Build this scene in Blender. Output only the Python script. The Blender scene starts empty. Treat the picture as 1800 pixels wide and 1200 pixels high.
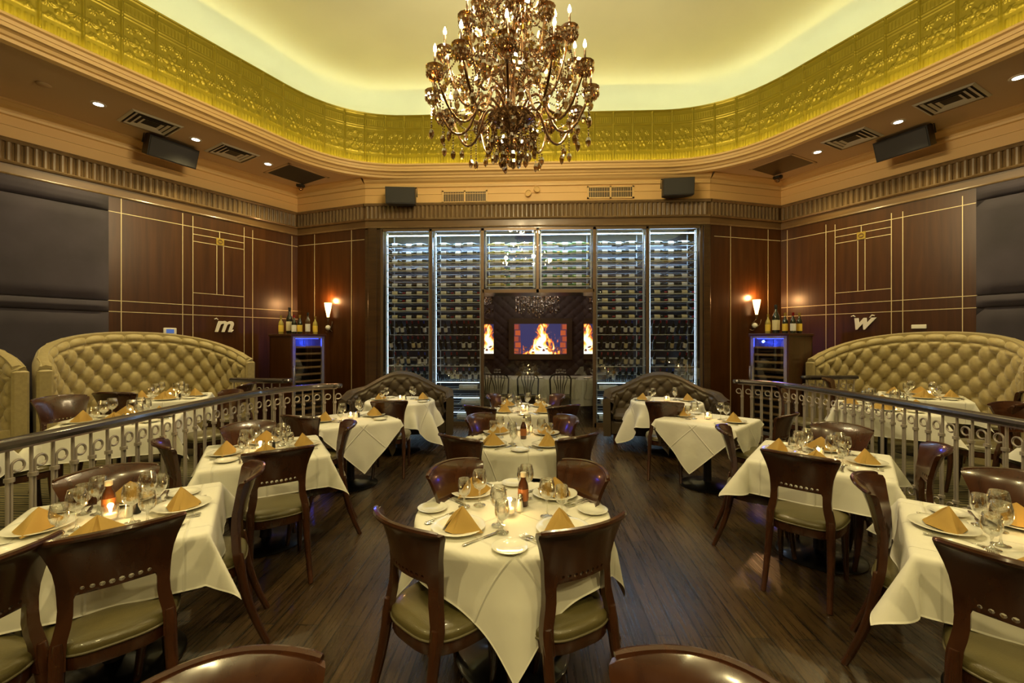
import bpy, bmesh, math, random
from math import pi, sin, cos, tan, atan2, sqrt, radians, exp
from mathutils import Vector, Matrix
from mathutils.geometry import delaunay_2d_cdt

S = bpy.context.scene
C = S.collection
# ------------------------------------------------------------------ camera
TH = radians(2.6); CT, ST = cos(TH), sin(TH)
CX, CY, H, F = -0.16, 0.0, 1.55, 770.0
PX0, PY0 = 900.0, 597.0
cam = bpy.data.objects.new('camera', bpy.data.cameras.new('camera')); C.objects.link(cam)
cam.location = (CX, CY, H); cam.rotation_euler = (pi/2, 0, TH)
cam.data.sensor_width = 36; cam.data.lens = F/1800*36; cam.data.shift_y = -3/1800
cam.data.clip_start = 0.05
S.camera = cam
# ------------------------------------------------------------------ world, exposure
S.view_settings.view_transform = 'Standard'; S.view_settings.look = 'None'
S.view_settings.gamma = 1; S.view_settings.use_curve_mapping = False
S.view_settings.exposure = 0.12
w = bpy.data.worlds.new('world'); S.world = w; w.use_nodes = True
w.node_tree.nodes['Background'].inputs[0].default_value = (1, .78, .42, 1)
w.node_tree.nodes['Background'].inputs[1].default_value = 0.02
try:
    S.cycles.max_bounces = 8; S.cycles.transparent_max_bounces = 24; S.cycles.glossy_bounces = 4
    S.cycles.diffuse_bounces = 4; S.cycles.transmission_bounces = 6
    S.cycles.sample_clamp_indirect = 4; S.cycles.caustics_reflective = False; S.cycles.caustics_refractive = False
    S.cycles.use_denoising = True
except Exception: pass
WARM = (1.0, 0.80, 0.36)
COVE = (1.0, 0.80, 0.22)
CEILCOVE = (.95, 1.0, 0.66)
L_COVE, L_TOP, L_DOWN, L_BULB, L_CHAN, L_FILL = 44.0, 15.0, 112, 90, 60, 185
def area(name, loc, size, power, col, rot=(0, 0, 0), sy=None):
    l = bpy.data.lights.new(name, 'AREA'); l.energy = power; l.color = col; l.size = size
    if sy: l.shape = 'RECTANGLE'; l.size_y = sy
    o = bpy.data.objects.new(name, l); o.location = loc; o.rotation_euler = rot; C.objects.link(o); return o
def point(name, loc, power, col, r=.03):
    l = bpy.data.lights.new(name, 'POINT'); l.energy = power; l.color = col; l.shadow_soft_size = r
    o = bpy.data.objects.new(name, l); o.location = loc; C.objects.link(o); return o
def spot(name, loc, power, col, ang=110, blend=.6, r=.05, rot=(0, 0, 0)):
    l = bpy.data.lights.new(name, 'SPOT'); l.energy = power; l.color = col; l.spot_size = radians(ang)
    l.spot_blend = blend; l.shadow_soft_size = r
    o = bpy.data.objects.new(name, l); o.location = loc; o.rotation_euler = rot; C.objects.link(o); return o
# unseen fill spots added behind the camera for more top light on the room
for x, y in ((-1.9, -1.6), (1.6, -1.6), (-.2, -1.0), (-4.2, -1.0), (3.8, -1.0)):
    spot('fill_spot', (x, y, 4.4), L_FILL, WARM, 150, .8, .06)

# ------------------------------------------------------------------ pixel helpers
def c2r(x, y): return (x*CT - y*ST + CX, x*ST + y*CT + CY)
def at(px, py, z):
    d = (H - z)*F/(py - PY0); return c2r((px - PX0)/F*d, d)
def ray(px): return ((px-PX0)/F*CT - ST, (px-PX0)/F*ST + CT)
def onY(px, Y):
    r = ray(px); return CX + r[0]*(Y-CY)/r[1]
def dep(x, y): return (x-CX)*(-ST) + (y-CY)*CT
def zat(py, x, y): return H + (PY0 - py)*dep(x, y)/F
class Plane:                       # a vertical wall through p0, p1: hit() gives (distance along, height)
    def __init__(s, p0, p1):
        s.p0 = Vector(p0); d = Vector(p1) - s.p0; s.L = d.length; s.d = d/s.L; s.ang = atan2(s.d.y, s.d.x)
        s.n = Vector((s.d.y, -s.d.x))
    def hit(s, px, py):
        r = Vector(ray(px)); o = Vector((CX, CY))
        t = (s.p0 - o).dot(s.n)/r.dot(s.n); q = o + r*t
        return ((q - s.p0).dot(s.d), H + (PY0-py)*dep(q.x, q.y)/F)
    def pt(s, u, off=0): q = s.p0 + s.d*u + s.n*off; return (q.x, q.y)

# ------------------------------------------------------------------ materials
def newmat(name):
    m = bpy.data.materials.new(name); m.use_nodes = True
    nt = m.node_tree; b = nt.nodes['Principled BSDF']; return m, nt, b
def N(nt, t, **k):
    n = nt.nodes.new(t)
    for a, v in k.items(): setattr(n, a, v)
    return n
def flat(name, col, rough=.5, metal=0, coat=0, emit=None, estr=0, spec=.5, var=0, vscale=6, bump=0, bscale=60, sheen=0):
    m, nt, b = newmat(name)
    b.inputs['Base Color'].default_value = (*col, 1); b.inputs['Roughness'].default_value = rough
    b.inputs['Metallic'].default_value = metal; b.inputs['Coat Weight'].default_value = coat
    b.inputs['Coat Roughness'].default_value = .08
    b.inputs['Specular IOR Level'].default_value = spec
    b.inputs['Sheen Weight'].default_value = sheen
    tc = N(nt, 'ShaderNodeTexCoord')
    if var:
        n = N(nt, 'ShaderNodeTexNoise'); n.inputs['Scale'].default_value = vscale; n.inputs['Detail'].default_value = 4
        nt.links.new(tc.outputs['Object'], n.inputs['Vector'])
        r = N(nt, 'ShaderNodeValToRGB'); nt.links.new(n.outputs['Fac'], r.inputs[0])
        r.color_ramp.elements[0].position = .3; r.color_ramp.elements[1].position = .72
        r.color_ramp.elements[0].color = (*[c*(1-var) for c in col], 1); r.color_ramp.elements[1].color = (*[min(1, c*(1+var)) for c in col], 1)
        nt.links.new(r.outputs[0], b.inputs['Base Color'])
    if bump:
        n = N(nt, 'ShaderNodeTexNoise'); n.inputs['Scale'].default_value = bscale; n.inputs['Detail'].default_value = 3
        nt.links.new(tc.outputs['Object'], n.inputs['Vector'])
        bm = N(nt, 'ShaderNodeBump'); bm.inputs['Strength'].default_value = bump; bm.inputs['Distance'].default_value = .01
        nt.links.new(n.outputs['Fac'], bm.inputs['Height']); nt.links.new(bm.outputs[0], b.inputs['Normal'])
    if emit:
        b.inputs['Emission Color'].default_value = (*emit, 1); b.inputs['Emission Strength'].default_value = estr
    return m
def wood(name, c0, c1, rough=.3, coat=.3, scale=(6, 6, .6), coord='Object'):
    m, nt, b = newmat(name)
    tc = N(nt, 'ShaderNodeTexCoord'); mp = N(nt, 'ShaderNodeMapping'); mp.inputs['Scale'].default_value = scale
    nt.links.new(tc.outputs[coord], mp.inputs[0])
    n = N(nt, 'ShaderNodeTexNoise'); n.inputs['Scale'].default_value = 3; n.inputs['Detail'].default_value = 6; n.inputs['Distortion'].default_value = .6
    nt.links.new(mp.outputs[0], n.inputs['Vector'])
    r = N(nt, 'ShaderNodeValToRGB'); nt.links.new(n.outputs['Fac'], r.inputs[0])
    r.color_ramp.elements[0].position = .3; r.color_ramp.elements[1].position = .7
    r.color_ramp.elements[0].color = (*c0, 1); r.color_ramp.elements[1].color = (*c1, 1)
    nt.links.new(r.outputs[0], b.inputs['Base Color'])
    b.inputs['Roughness'].default_value = rough; b.inputs['Coat Weight'].default_value = coat; b.inputs['Coat Roughness'].default_value = .12
    return m
def glassy(name, tint=(1, 1, 1), refl=.9, fmin=.03, blend=.35, rough=.01):
    m, nt, b = newmat(name); nt.nodes.remove(b)
    out = nt.nodes['Material Output']
    t = N(nt, 'ShaderNodeBsdfTransparent'); t.inputs[0].default_value = (*tint, 1)
    g = N(nt, 'ShaderNodeBsdfGlossy'); g.inputs[0].default_value = (refl, refl, refl, 1); g.inputs['Roughness'].default_value = rough
    lw = N(nt, 'ShaderNodeLayerWeight'); lw.inputs[0].default_value = blend
    mr = N(nt, 'ShaderNodeMapRange'); mr.inputs['To Min'].default_value = fmin; mr.inputs['To Max'].default_value = .85
    nt.links.new(lw.outputs['Facing'], mr.inputs[0])
    mx = N(nt, 'ShaderNodeMixShader'); nt.links.new(mr.outputs[0], mx.inputs[0]); nt.links.new(t.outputs[0], mx.inputs[1]); nt.links.new(g.outputs[0], mx.inputs[2])
    nt.links.new(mx.outputs[0], out.inputs[0]); return m
def emis(name, col, s):
    m, nt, b = newmat(name); nt.nodes.remove(b)
    e = N(nt, 'ShaderNodeEmission'); e.inputs[0].default_value = (*col, 1); e.inputs[1].default_value = s
    nt.links.new(e.outputs[0], nt.nodes['Material Output'].inputs[0]); return m
M = {}
M['wall_wood'] = wood('wall_wood', (.034, .0105, .002), (.060, .020, .0045), .30, .0, (5, 5, .35))
M['pier_wood'] = wood('pier_wood', (.038, .017, .006), (.062, .029, .010), .35, .2, (1, 1, 6))
M['band_wood'] = wood('band_wood', (.12, .065, .024), (.17, .092, .034), .35, .2, (.5, .5, 5))
M['frieze'] = wood('frieze', (.14, .085, .036), (.21, .13, .055), .35, .3, (4, 4, 1))
M['inlay'] = flat('inlay', (.60, .50, .30), .4, .2)
M['cream'] = flat('cream', (.72, .46, .18), .55)
M['cream_trim'] = flat('cream_trim', (.70, .47, .19), .5)
M['soffit'] = flat('soffit', (.60, .44, .26), .6)
M['ceiling'] = flat('ceiling', (.69, .71, .55), .7, var=.04, vscale=1.2)
M['gold'] = flat('gold', (.27, .215, .014), .34, .55, spec=.5)
M['cloth'] = flat('cloth', (.74, .72, .62), .85, spec=.2, bump=.05, bscale=400)
def cloth_mat():
    m = M['cloth']; nt = m.node_tree; b = nt.nodes['Principled BSDF']
    uv = N(nt, 'ShaderNodeUVMap'); uv.uv_map = 'cloth_uv'; sp = N(nt, 'ShaderNodeSeparateXYZ'); nt.links.new(uv.outputs[0], sp.inputs[0])
    def ma(op, a, b_=None):
        n = N(nt, 'ShaderNodeMath', operation=op)
        for i, q in enumerate((a, b_)):
            if q is None: continue
            if isinstance(q, (int, float)): n.inputs[i].default_value = q
            else: nt.links.new(q, n.inputs[i])
        return n.outputs[0]
    hs = []
    for o in (sp.outputs['X'], sp.outputs['Y']):       # ironed fold lines every quarter of the cloth
        d = ma('ABSOLUTE', ma('SUBTRACT', ma('FRACT', ma('ADD', ma('MULTIPLY', o, 4), .5)), .5))
        hs.append(ma('MAXIMUM', 0, ma('SUBTRACT', 1, ma('MULTIPLY', d, 40))))
    h = ma('MAXIMUM', hs[0], hs[1])
    bm = N(nt, 'ShaderNodeBump'); bm.inputs['Strength'].default_value = .8; bm.inputs['Distance'].default_value = .006
    nt.links.new(h, bm.inputs['Height'])
    n = N(nt, 'ShaderNodeTexNoise'); n.inputs['Scale'].default_value = 5; n.inputs['Detail'].default_value = 3
    nt.links.new(uv.outputs[0], n.inputs['Vector'])
    b2 = N(nt, 'ShaderNodeBump'); b2.inputs['Strength'].default_value = .35; b2.inputs['Distance'].default_value = .03
    nt.links.new(n.outputs['Fac'], b2.inputs['Height']); nt.links.new(bm.outputs[0], b2.inputs['Normal'])
    nt.links.new(b2.outputs[0], b.inputs['Normal'])
cloth_mat()
M['napkin'] = flat('napkin', (.41, .26, .07), .8, spec=.2, bump=.1, bscale=300)
M['china'] = flat('china', (.80, .79, .68), .15, coat=.5)
M['steel'] = flat('steel', (.62, .60, .55), .18, 1)
M['chair_wood'] = wood('chair_wood', (.038, .012, .005), (.062, .021, .008), .25, .6, (6, 6, 1.5))
M['leather'] = flat('leather', (.105, .085, .030), .32, coat=.25, bump=.15, bscale=220)
M['leather_piping'] = flat('leather_piping', (.13, .11, .06), .4)
M['black_metal'] = flat('black_metal', (.012, .011, .012), .3, .3, coat=.4)
M['rail_metal'] = flat('rail_metal', (.42, .37, .31), .38, .45)
M['rail_top'] = flat('rail_top', (.045, .036, .032), .25, .3, coat=.4)
M['velvet'] = flat('velvet', (.34, .27, .115), .45, spec=.4, sheen=.3, var=.12, vscale=30)
M['sofa'] = flat('sofa', (.066, .046, .024), .42, spec=.4)
M['darkpad'] = flat('darkpad', (.070, .045, .042), .6, spec=.3)
M['navy'] = flat('navy', (.036, .028, .042), .85, sheen=.10, var=.45, vscale=1.4)
M['black'] = flat('black', (.012, .012, .012), .5)
M['grille'] = flat('grille', (.028, .026, .024), .6, bump=.4, bscale=400)
M['white_plastic'] = flat('white_plastic', (.7, .68, .6), .4)
M['letter'] = flat('letter', (.75, .73, .66), .35, .2)
M['silver'] = flat('silver', (.55, .53, .50), .25, .8)
M['glass'] = glassy('glass', (.97, .97, .95), .95, .07, .55)
M['pane'] = glassy('pane', (.93, .94, .93), .9, .07, .22, .0)
M['crystal'] = glassy('crystal', (.62, .44, .25), .95, .30, .5, .05)
M['smoke'] = flat('smoke', (.34, .20, .10), .14, .85, coat=.6)
M['amber'] = glassy('amber', (.55, .14, .02), .8, .08, .5)
M['sauce'] = flat('sauce', (.075, .025, .008), .2, coat=.8)
M['paper'] = flat('paper', (.65, .60, .45), .6)
M['sauce_label'] = flat('sauce_label', (.36, .12, .03), .5)
M['bulb'] = emis('bulb', (1, .72, .34), L_BULB)
M['flame'] = emis('flame', (1, .62, .22), 40)
M['down'] = emis('down', (1, .9, .72), 14)
M['led'] = emis('led', COVE, L_COVE)
M['led_top'] = emis('led_top', CEILCOVE, L_TOP)
M['led_blue'] = emis('led_blue', (.02, .05, 1), 9)
M['led_cab'] = emis('led_cab', (.42, .66, 1.0), 26)
M['cabinet_back'] = flat('cabinet_back', (.05, .045, .045), .3, .2)
M['shelf'] = flat('shelf', (.70, .74, .76), .3, .15)
M['bronze'] = flat('bronze', (.15, .10, .06), .4, .6)
M['mirror'] = flat('mirror', (.75, .72, .68), .02, 1)
M['black_bottle'] = flat('black_bottle', (.014, .018, .012), .12, coat=.8)
M['green_bottle'] = flat('green_bottle', (.10, .20, .05), .12, coat=.8)
M['gold_bottle'] = flat('gold_bottle', (.38, .30, .06), .15, coat=.8)
M['label_white'] = flat('label_white', (.75, .74, .68), .6)
M['label_cream'] = flat('label_cream', (.70, .62, .38), .6)
M['label_yellow'] = flat('label_yellow', (.75, .52, .06), .6)
M['foil_red'] = flat('foil_red', (.30, .02, .02), .3, .4)
M['foil_gold'] = flat('foil_gold', (.5, .36, .08), .3, .7)
M['foil_blue'] = flat('foil_blue', (.03, .05, .35), .3, .4)
M['rack_wood'] = flat('rack_wood', (.38, .24, .10), .5)
M['private_wall'] = flat('private_wall', (.10, .06, .05), .6)
def floor_mat():
    m, nt, b = newmat('floor_planks')
    tc = N(nt, 'ShaderNodeTexCoord'); mp = N(nt, 'ShaderNodeMapping'); mp.inputs['Rotation'].default_value = (0, 0, pi/2)
    nt.links.new(tc.outputs['Object'], mp.inputs[0])
    br = N(nt, 'ShaderNodeTexBrick'); br.offset = .37; br.inputs['Scale'].default_value = 1
    br.inputs['Brick Width'].default_value = 1.7; br.inputs['Row Height'].default_value = .12
    br.inputs['Mortar Size'].default_value = .0045; br.inputs['Mortar Smooth'].default_value = .3
    br.inputs['Color1'].default_value = (.026, .015, .007, 1); br.inputs['Color2'].default_value = (.068, .041, .018, 1)
    br.inputs['Mortar'].default_value = (.008, .005, .003, 1)
    nt.links.new(mp.outputs[0], br.inputs['Vector'])
    mp2 = N(nt, 'ShaderNodeMapping'); mp2.inputs['Scale'].default_value = (26, .9, 1); nt.links.new(tc.outputs['Object'], mp2.inputs[0])
    n = N(nt, 'ShaderNodeTexNoise'); n.inputs['Scale'].default_value = 3; n.inputs['Detail'].default_value = 9; n.inputs['Distortion'].default_value = .35
    nt.links.new(mp2.outputs[0], n.inputs['Vector'])
    r = N(nt, 'ShaderNodeValToRGB'); nt.links.new(n.outputs['Fac'], r.inputs[0])
    r.color_ramp.elements[0].position = .38; r.color_ramp.elements[0].color = (.62, .60, .58, 1)
    r.color_ramp.elements[1].position = .68; r.color_ramp.elements[1].color = (1.4, 1.32, 1.1, 1)
    mx = N(nt, 'ShaderNodeMix', data_type='RGBA', blend_type='MULTIPLY'); mx.inputs[0].default_value = 1
    nt.links.new(br.outputs['Color'], mx.inputs[6]); nt.links.new(r.outputs[0], mx.inputs[7])
    # worn patches along the aisles
    n2 = N(nt, 'ShaderNodeTexNoise'); n2.inputs['Scale'].default_value = 1.1; n2.inputs['Detail'].default_value = 7
    nt.links.new(tc.outputs['Object'], n2.inputs['Vector'])
    n3 = N(nt, 'ShaderNodeTexNoise'); n3.inputs['Scale'].default_value = 38; n3.inputs['Detail'].default_value = 4
    nt.links.new(mp2.outputs[0], n3.inputs['Vector'])
    mu = N(nt, 'ShaderNodeMath', operation='MULTIPLY'); nt.links.new(n2.outputs['Fac'], mu.inputs[0]); nt.links.new(n3.outputs['Fac'], mu.inputs[1])
    r2 = N(nt, 'ShaderNodeValToRGB'); nt.links.new(mu.outputs[0], r2.inputs[0])
    r2.color_ramp.elements[0].position = .30; r2.color_ramp.elements[0].color = (0, 0, 0, 1)
    r2.color_ramp.elements[1].position = .42; r2.color_ramp.elements[1].color = (.55, .55, .55, 1)
    mx2 = N(nt, 'ShaderNodeMix', data_type='RGBA'); nt.links.new(r2.outputs[0], mx2.inputs[0])
    nt.links.new(mx.outputs[2], mx2.inputs[6]); mx2.inputs[7].default_value = (.19, .125, .05, 1)
    nt.links.new(mx2.outputs[2], b.inputs['Base Color'])
    rr = N(nt, 'ShaderNodeMapRange'); rr.inputs['To Min'].default_value = .16; rr.inputs['To Max'].default_value = .42
    nt.links.new(n.outputs['Fac'], rr.inputs[0]); nt.links.new(rr.outputs[0], b.inputs['Roughness'])
    bp = N(nt, 'ShaderNodeBump'); bp.inputs['Strength'].default_value = .35; bp.inputs['Distance'].default_value = .004; bp.invert = True
    nt.links.new(br.outputs['Fac'], bp.inputs['Height'])
    bp2 = N(nt, 'ShaderNodeBump'); bp2.inputs['Strength'].default_value = .06; bp2.inputs['Distance'].default_value = .004
    nt.links.new(n.outputs['Fac'], bp2.inputs['Height']); nt.links.new(bp.outputs[0], bp2.inputs['Normal'])
    nt.links.new(bp2.outputs[0], b.inputs['Normal'])
    return m
def carpet_mat():
    m, nt, b = newmat('carpet')
    tc = N(nt, 'ShaderNodeTexCoord'); mp = N(nt, 'ShaderNodeMapping'); mp.inputs['Scale'].default_value = (1.2, 5, 1)
    nt.links.new(tc.outputs['Object'], mp.inputs[0])
    wv = N(nt, 'ShaderNodeTexWave', bands_direction='Y'); wv.inputs['Scale'].default_value = 1.3; wv.inputs['Distortion'].default_value = 9; wv.inputs['Detail'].default_value = 3
    nt.links.new(mp.outputs[0], wv.inputs['Vector'])
    r = N(nt, 'ShaderNodeValToRGB'); nt.links.new(wv.outputs['Fac'], r.inputs[0])
    e = r.color_ramp.elements; e[0].position = .25; e[0].color = (.03, .025, .012, 1); e[1].position = .7; e[1].color = (.17, .14, .055, 1)
    nt.links.new(r.outputs[0], b.inputs['Base Color']); b.inputs['Roughness'].default_value = .9; return m
M['floor'] = floor_mat(); M['carpet'] = carpet_mat()

# ------------------------------------------------------------------ mesh building
class MB:
    def __init__(s): s.v = []; s.f = []; s.mi = []; s.cur = 0
    def add(s, vs, fs, mat=None):
        b = len(s.v); s.v += [tuple(v) for v in vs]
        s.f += [tuple(i+b for i in f) for f in fs]; s.mi += [s.cur]*len(fs)
    def box(s, c, d, rz=0, bev=0):
        cx, cy, cz = c; a, b_, h = d[0]/2, d[1]/2, d[2]/2; k, q = cos(rz), sin(rz)
        if bev:
            e = min(bev, a*.9, b_*.9, h*.9); rings = []
            for z, i in ((-h, e), (-h+e, 0), (h-e, 0), (h, e)):
                A, B = a-i, b_-i; g = e*.9 if i == 0 else e*.5
                rings.append([(x, y, z) for x, y in ((-A+g, -B), (A-g, -B), (A, -B+g), (A, B-g), (A-g, B), (-A+g, B), (-A, B-g), (-A, -B+g))])
            vs = [(cx+x*k-y*q, cy+x*q+y*k, cz+z) for r in rings for x, y, z in r]
            fs = [tuple(range(7, -1, -1)), tuple(24+i for i in range(8))]
            for j in range(3):
                for i in range(8): fs.append((j*8+i, j*8+(i+1) % 8, j*8+8+(i+1) % 8, j*8+8+i))
            s.add(vs, fs); return s
        vs = [(cx+x*k-y*q, cy+x*q+y*k, cz+z) for z in (-h, h) for x, y in ((-a, -b_), (a, -b_), (a, b_), (-a, b_))]
        s.add(vs, [(3, 2, 1, 0), (4, 5, 6, 7), (0, 1, 5, 4), (1, 2, 6, 5), (2, 3, 7, 6), (3, 0, 4, 7)]); return s
    def lathe(s, prof, n=16, c=(0, 0, 0), cap=True):
        vs = []; fs = []; m = len(prof)
        for r, z in prof:
            for i in range(n):
                a = 2*pi*i/n; vs.append((c[0]+r*cos(a), c[1]+r*sin(a), c[2]+z))
        for j in range(m-1):
            for i in range(n): fs.append((j*n+i, j*n+(i+1) % n, (j+1)*n+(i+1) % n, (j+1)*n+i))
        if cap:
            if prof[0][0] > 1e-5: fs.append(tuple(range(n-1, -1, -1)))
            if prof[-1][0] > 1e-5: fs.append(tuple((m-1)*n+i for i in range(n)))
        s.add(vs, fs); return s
    def tube(s, pts, rad, n=8, closed=False, flat=None):
        P = [Vector(p) for p in pts]; m = len(P); rs = rad if isinstance(rad, (list, tuple)) else [rad]*m
        vs = []; up = None
        for i in range(m):
            if closed: t = (P[(i+1) % m] - P[i-1])
            else: t = P[min(i+1, m-1)] - P[max(i-1, 0)]
            t.normalize()
            if up is None: up = Vector((0, 0, 1)) if abs(t.z) < .9 else Vector((1, 0, 0))
            a = t.cross(up)
            if a.length < 1e-4: a = t.orthogonal()
            a.normalize(); b_ = a.cross(t).normalized()
            up = b_
            for k in range(n):
                q = 2*pi*k/n; vs.append(P[i] + a*cos(q)*rs[i] + b_*sin(q)*rs[i]*(flat or 1))
        fs = []
        for i in range(m if closed else m-1):
            j = (i+1) % m
            for k in range(n): fs.append((i*n+k, j*n+k, j*n+(k+1) % n, i*n+(k+1) % n))
        if not closed: fs += [tuple(range(n)), tuple((m-1)*n + k for k in range(n-1, -1, -1))]
        s.add(vs, fs); return s
    def sweep(s, path, prof, closed=False):
        """prof: list of (offset to the right-hand side, z); path: list of (x, y)"""
        m = len(path); k = len(prof); vs = []
        for i in range(m):
            p = Vector(path[i])
            if closed: a, b_ = Vector(path[i-1]), Vector(path[(i+1) % m])
            else: a, b_ = Vector(path[max(i-1, 0)]), Vector(path[min(i+1, m-1)])
            d1 = (p-a); d2 = (b_-p)
            if d1.length < 1e-9: d1 = d2
            if d2.length < 1e-9: d2 = d1
            n1 = Vector((d1.y, -d1.x)).normalized(); n2 = Vector((d2.y, -d2.x)).normalized()
            n = (n1+n2).normalized(); n = n/max(.3, n.dot(n1))
            for o, z in prof: vs.append((p.x+n.x*o, p.y+n.y*o, z))
        fs = []
        for i in range(m if closed else m-1):
            j = (i+1) % m
            for q in range(k-1): fs.append((i*k+q, j*k+q, j*k+q+1, i*k+q+1))
        s.add(vs, fs); return s
    def grid(s, fn, nu, nv, wrap=False):
        vs = [fn(i/(nu-1 if not wrap else nu), j/(nv-1)) for j in range(nv) for i in range(nu)]
        fs = []
        for j in range(nv-1):
            for i in range(nu if wrap else nu-1):
                i2 = (i+1) % nu; fs.append((j*nu+i, j*nu+i2, (j+1)*nu+i2, (j+1)*nu+i))
        s.add(vs, fs); return s
    def prism(s, poly, z0, z1):
        n = len(poly); vs = [(x, y, z0) for x, y in poly] + [(x, y, z1) for x, y in poly]
        fs = [tuple(range(n-1, -1, -1)), tuple(range(n, 2*n))] + [(i, (i+1) % n, n+(i+1) % n, n+i) for i in range(n)]
        s.add(vs, fs); return s
    def obj(s, name, mats, parent=None, smooth=False, fixn=True, loc=None, rz=0, ang=None):
        me = bpy.data.meshes.new(name); me.from_pydata(s.v, [], s.f)
        if not isinstance(mats, (list, tuple)): mats = [mats]
        for m in mats: me.materials.append(M[m])
        if len(mats) > 1: me.polygons.foreach_set('material_index', s.mi)
        if fixn:
            bm = bmesh.new(); bm.from_mesh(me); bmesh.ops.recalc_face_normals(bm, faces=bm.faces); bm.to_mesh(me); bm.free()
        if smooth:
            me.polygons.foreach_set('use_smooth', [True]*len(me.polygons))
            if ang is not None:
                me.set_sharp_from_angle(angle=radians(ang))
        me.update()
        o = bpy.data.objects.new(name, me); C.objects.link(o)
        if parent: o.parent = parent
        if loc: o.location = loc
        o.rotation_euler.z = rz
        return o
def tag(o, label=None, cat=None, group=None, kind=None):
    if label: o['label'] = label
    if cat: o['category'] = cat
    if group: o['group'] = group
    if kind: o['kind'] = kind
    return o
def struct(o): o['kind'] = 'structure'; return o
def thing(name, label=None, cat=None, loc=(0, 0, 0), rz=0, group=None):
    o = bpy.data.objects.new(name, None); o.empty_display_size = .1; C.objects.link(o)
    o.location = loc; o.rotation_euler.z = rz; return tag(o, label, cat, group)
KIDS = {}
def kids(o):
    if o.name not in KIDS: KIDS[o.name] = [c for c in bpy.data.objects if c.parent == o]
    return KIDS[o.name]
USED = set()
def copytree(o, parent=None):
    c = o.copy(); C.objects.link(c); c.parent = parent
    for k in kids(o): copytree(k, c)
    return c
def spawn(proto, loc, rz=0, label=None, group=None, rot=None, scale=None):
    if proto.name not in USED: USED.add(proto.name); kids(proto); [kids(k) for k in kids(proto)]; o = proto
    else: o = copytree(proto)
    o.location = loc; o.rotation_euler = rot if rot else (0, 0, rz)
    if scale: o.scale = scale
    if label: o['label'] = label
    if group: o['group'] = group
    return o
def smoothpath(pts, k=6, closed=False):
    n = len(pts); out = []
    for i in range(n if closed else n-1):
        if closed: p = [Vector(pts[(i+j-1) % n]) for j in range(4)]
        else: p = [Vector(pts[min(max(i+j-1, 0), n-1)]) for j in range(4)]
        for q in range(k):
            t = q/k
            out.append(tuple(.5*((2*p[1]) + (p[2]-p[0])*t + (2*p[0]-5*p[1]+4*p[2]-p[3])*t*t + (3*p[1]-p[0]-3*p[2]+p[3])*t**3)))
    if not closed: out.append(tuple(pts[-1]))
    return out
def roundpoly(pts, rads, k=10):
    out = []; n = len(pts)
    for i in range(n):
        p = Vector(pts[i]); a = (Vector(pts[i-1])-p); b_ = (Vector(pts[(i+1) % n])-p); r = rads[i]
        la, lb = a.length, b_.length; a.normalize(); b_.normalize()
        A = p + a*min(r, la*.48); B = p + b_*min(r, lb*.48)
        for q in range(k+1):
            t = q/k; out.append(tuple((1-t)**2*A + 2*t*(1-t)*p + t*t*B))
    return out
ORD = ['first', 'second', 'third', 'fourth', 'fifth', 'sixth', 'seventh', 'eighth', 'ninth', 'tenth', 'eleventh', 'twelfth']
# ================================================================== THE ROOM
W0 = c2r(-4.16, 8.5); W1 = c2r(-2.66, 7.96); W2 = c2r(3.46, 7.66); W3 = c2r(4.95, 8.06)
W1 = (W1[0], 7.81); W2 = (W2[0], 7.81)
YF = 7.81
dl = Vector(c2r(-6.18, 5.28)) - Vector(W0); dl.normalize(); WL = tuple(Vector(W0) + dl*7.2)
dr = Vector(c2r(6.35, 5.43)) - Vector(W3); dr.normalize(); WR = tuple(Vector(W3) + dr*7.2)
BL = (WL[0], -3.6); BR = (WR[0], -3.6)
room = [W0, W1, W2, W3, WR, BR, BL, WL]
mb = MB(); mb.prism([(-10.5, -4), (10.5, -4), (10.5, 11.3), (-10.5, 11.3)], -.1, 0)
struct(mb.obj('floor', 'floor'))
# vertical build-up of every wall: wood, wooden band, fluted frieze, cream band, crown
Z1, Z2, Z3, Z4, ZS = 3.57, 3.70, 4.0, 4.30, 4.45
def wallseg(name, p0, p1, z0=0, woodz=Z1, inside=None, mat='wall_wood', t=.12):
    P = Plane(p0, p1)
    o = MB(); q = [P.pt(0), P.pt(P.L), P.pt(P.L, -t), P.pt(0, -t)]
    # wall material per height zone
    o.prism(q, z0, woodz); o.cur = 1; o.prism(q, woodz, Z3); o.cur = 2; o.prism(q, Z3, ZS+.05)
    return struct(o.obj(name, [mat, 'band_wood', 'cream']))
def orient(p0, p1):                # make n point into the room (centre)
    P = Plane(p0, p1)
    if (Vector((0, 3))-P.p0).dot(P.n) < 0: return p1, p0
    return p0, p1
PL = Plane(*orient(W0, WL)); PR = Plane(*orient(W3, WR)); PDL = Plane(*orient(W0, W1)); PDR = Plane(*orient(W2, W3))
for nm, a, b_ in (('wall_left', W0, WL), ('wall_right', W3, WR), ('wall_corner_left', W0, W1), ('wall_corner_right', W2, W3),
                  ('wall_side_left', WL, BL), ('wall_side_right', WR, BR), ('wall_rear', BL, BR)):
    wallseg(nm, *orient(a, b_))
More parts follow.
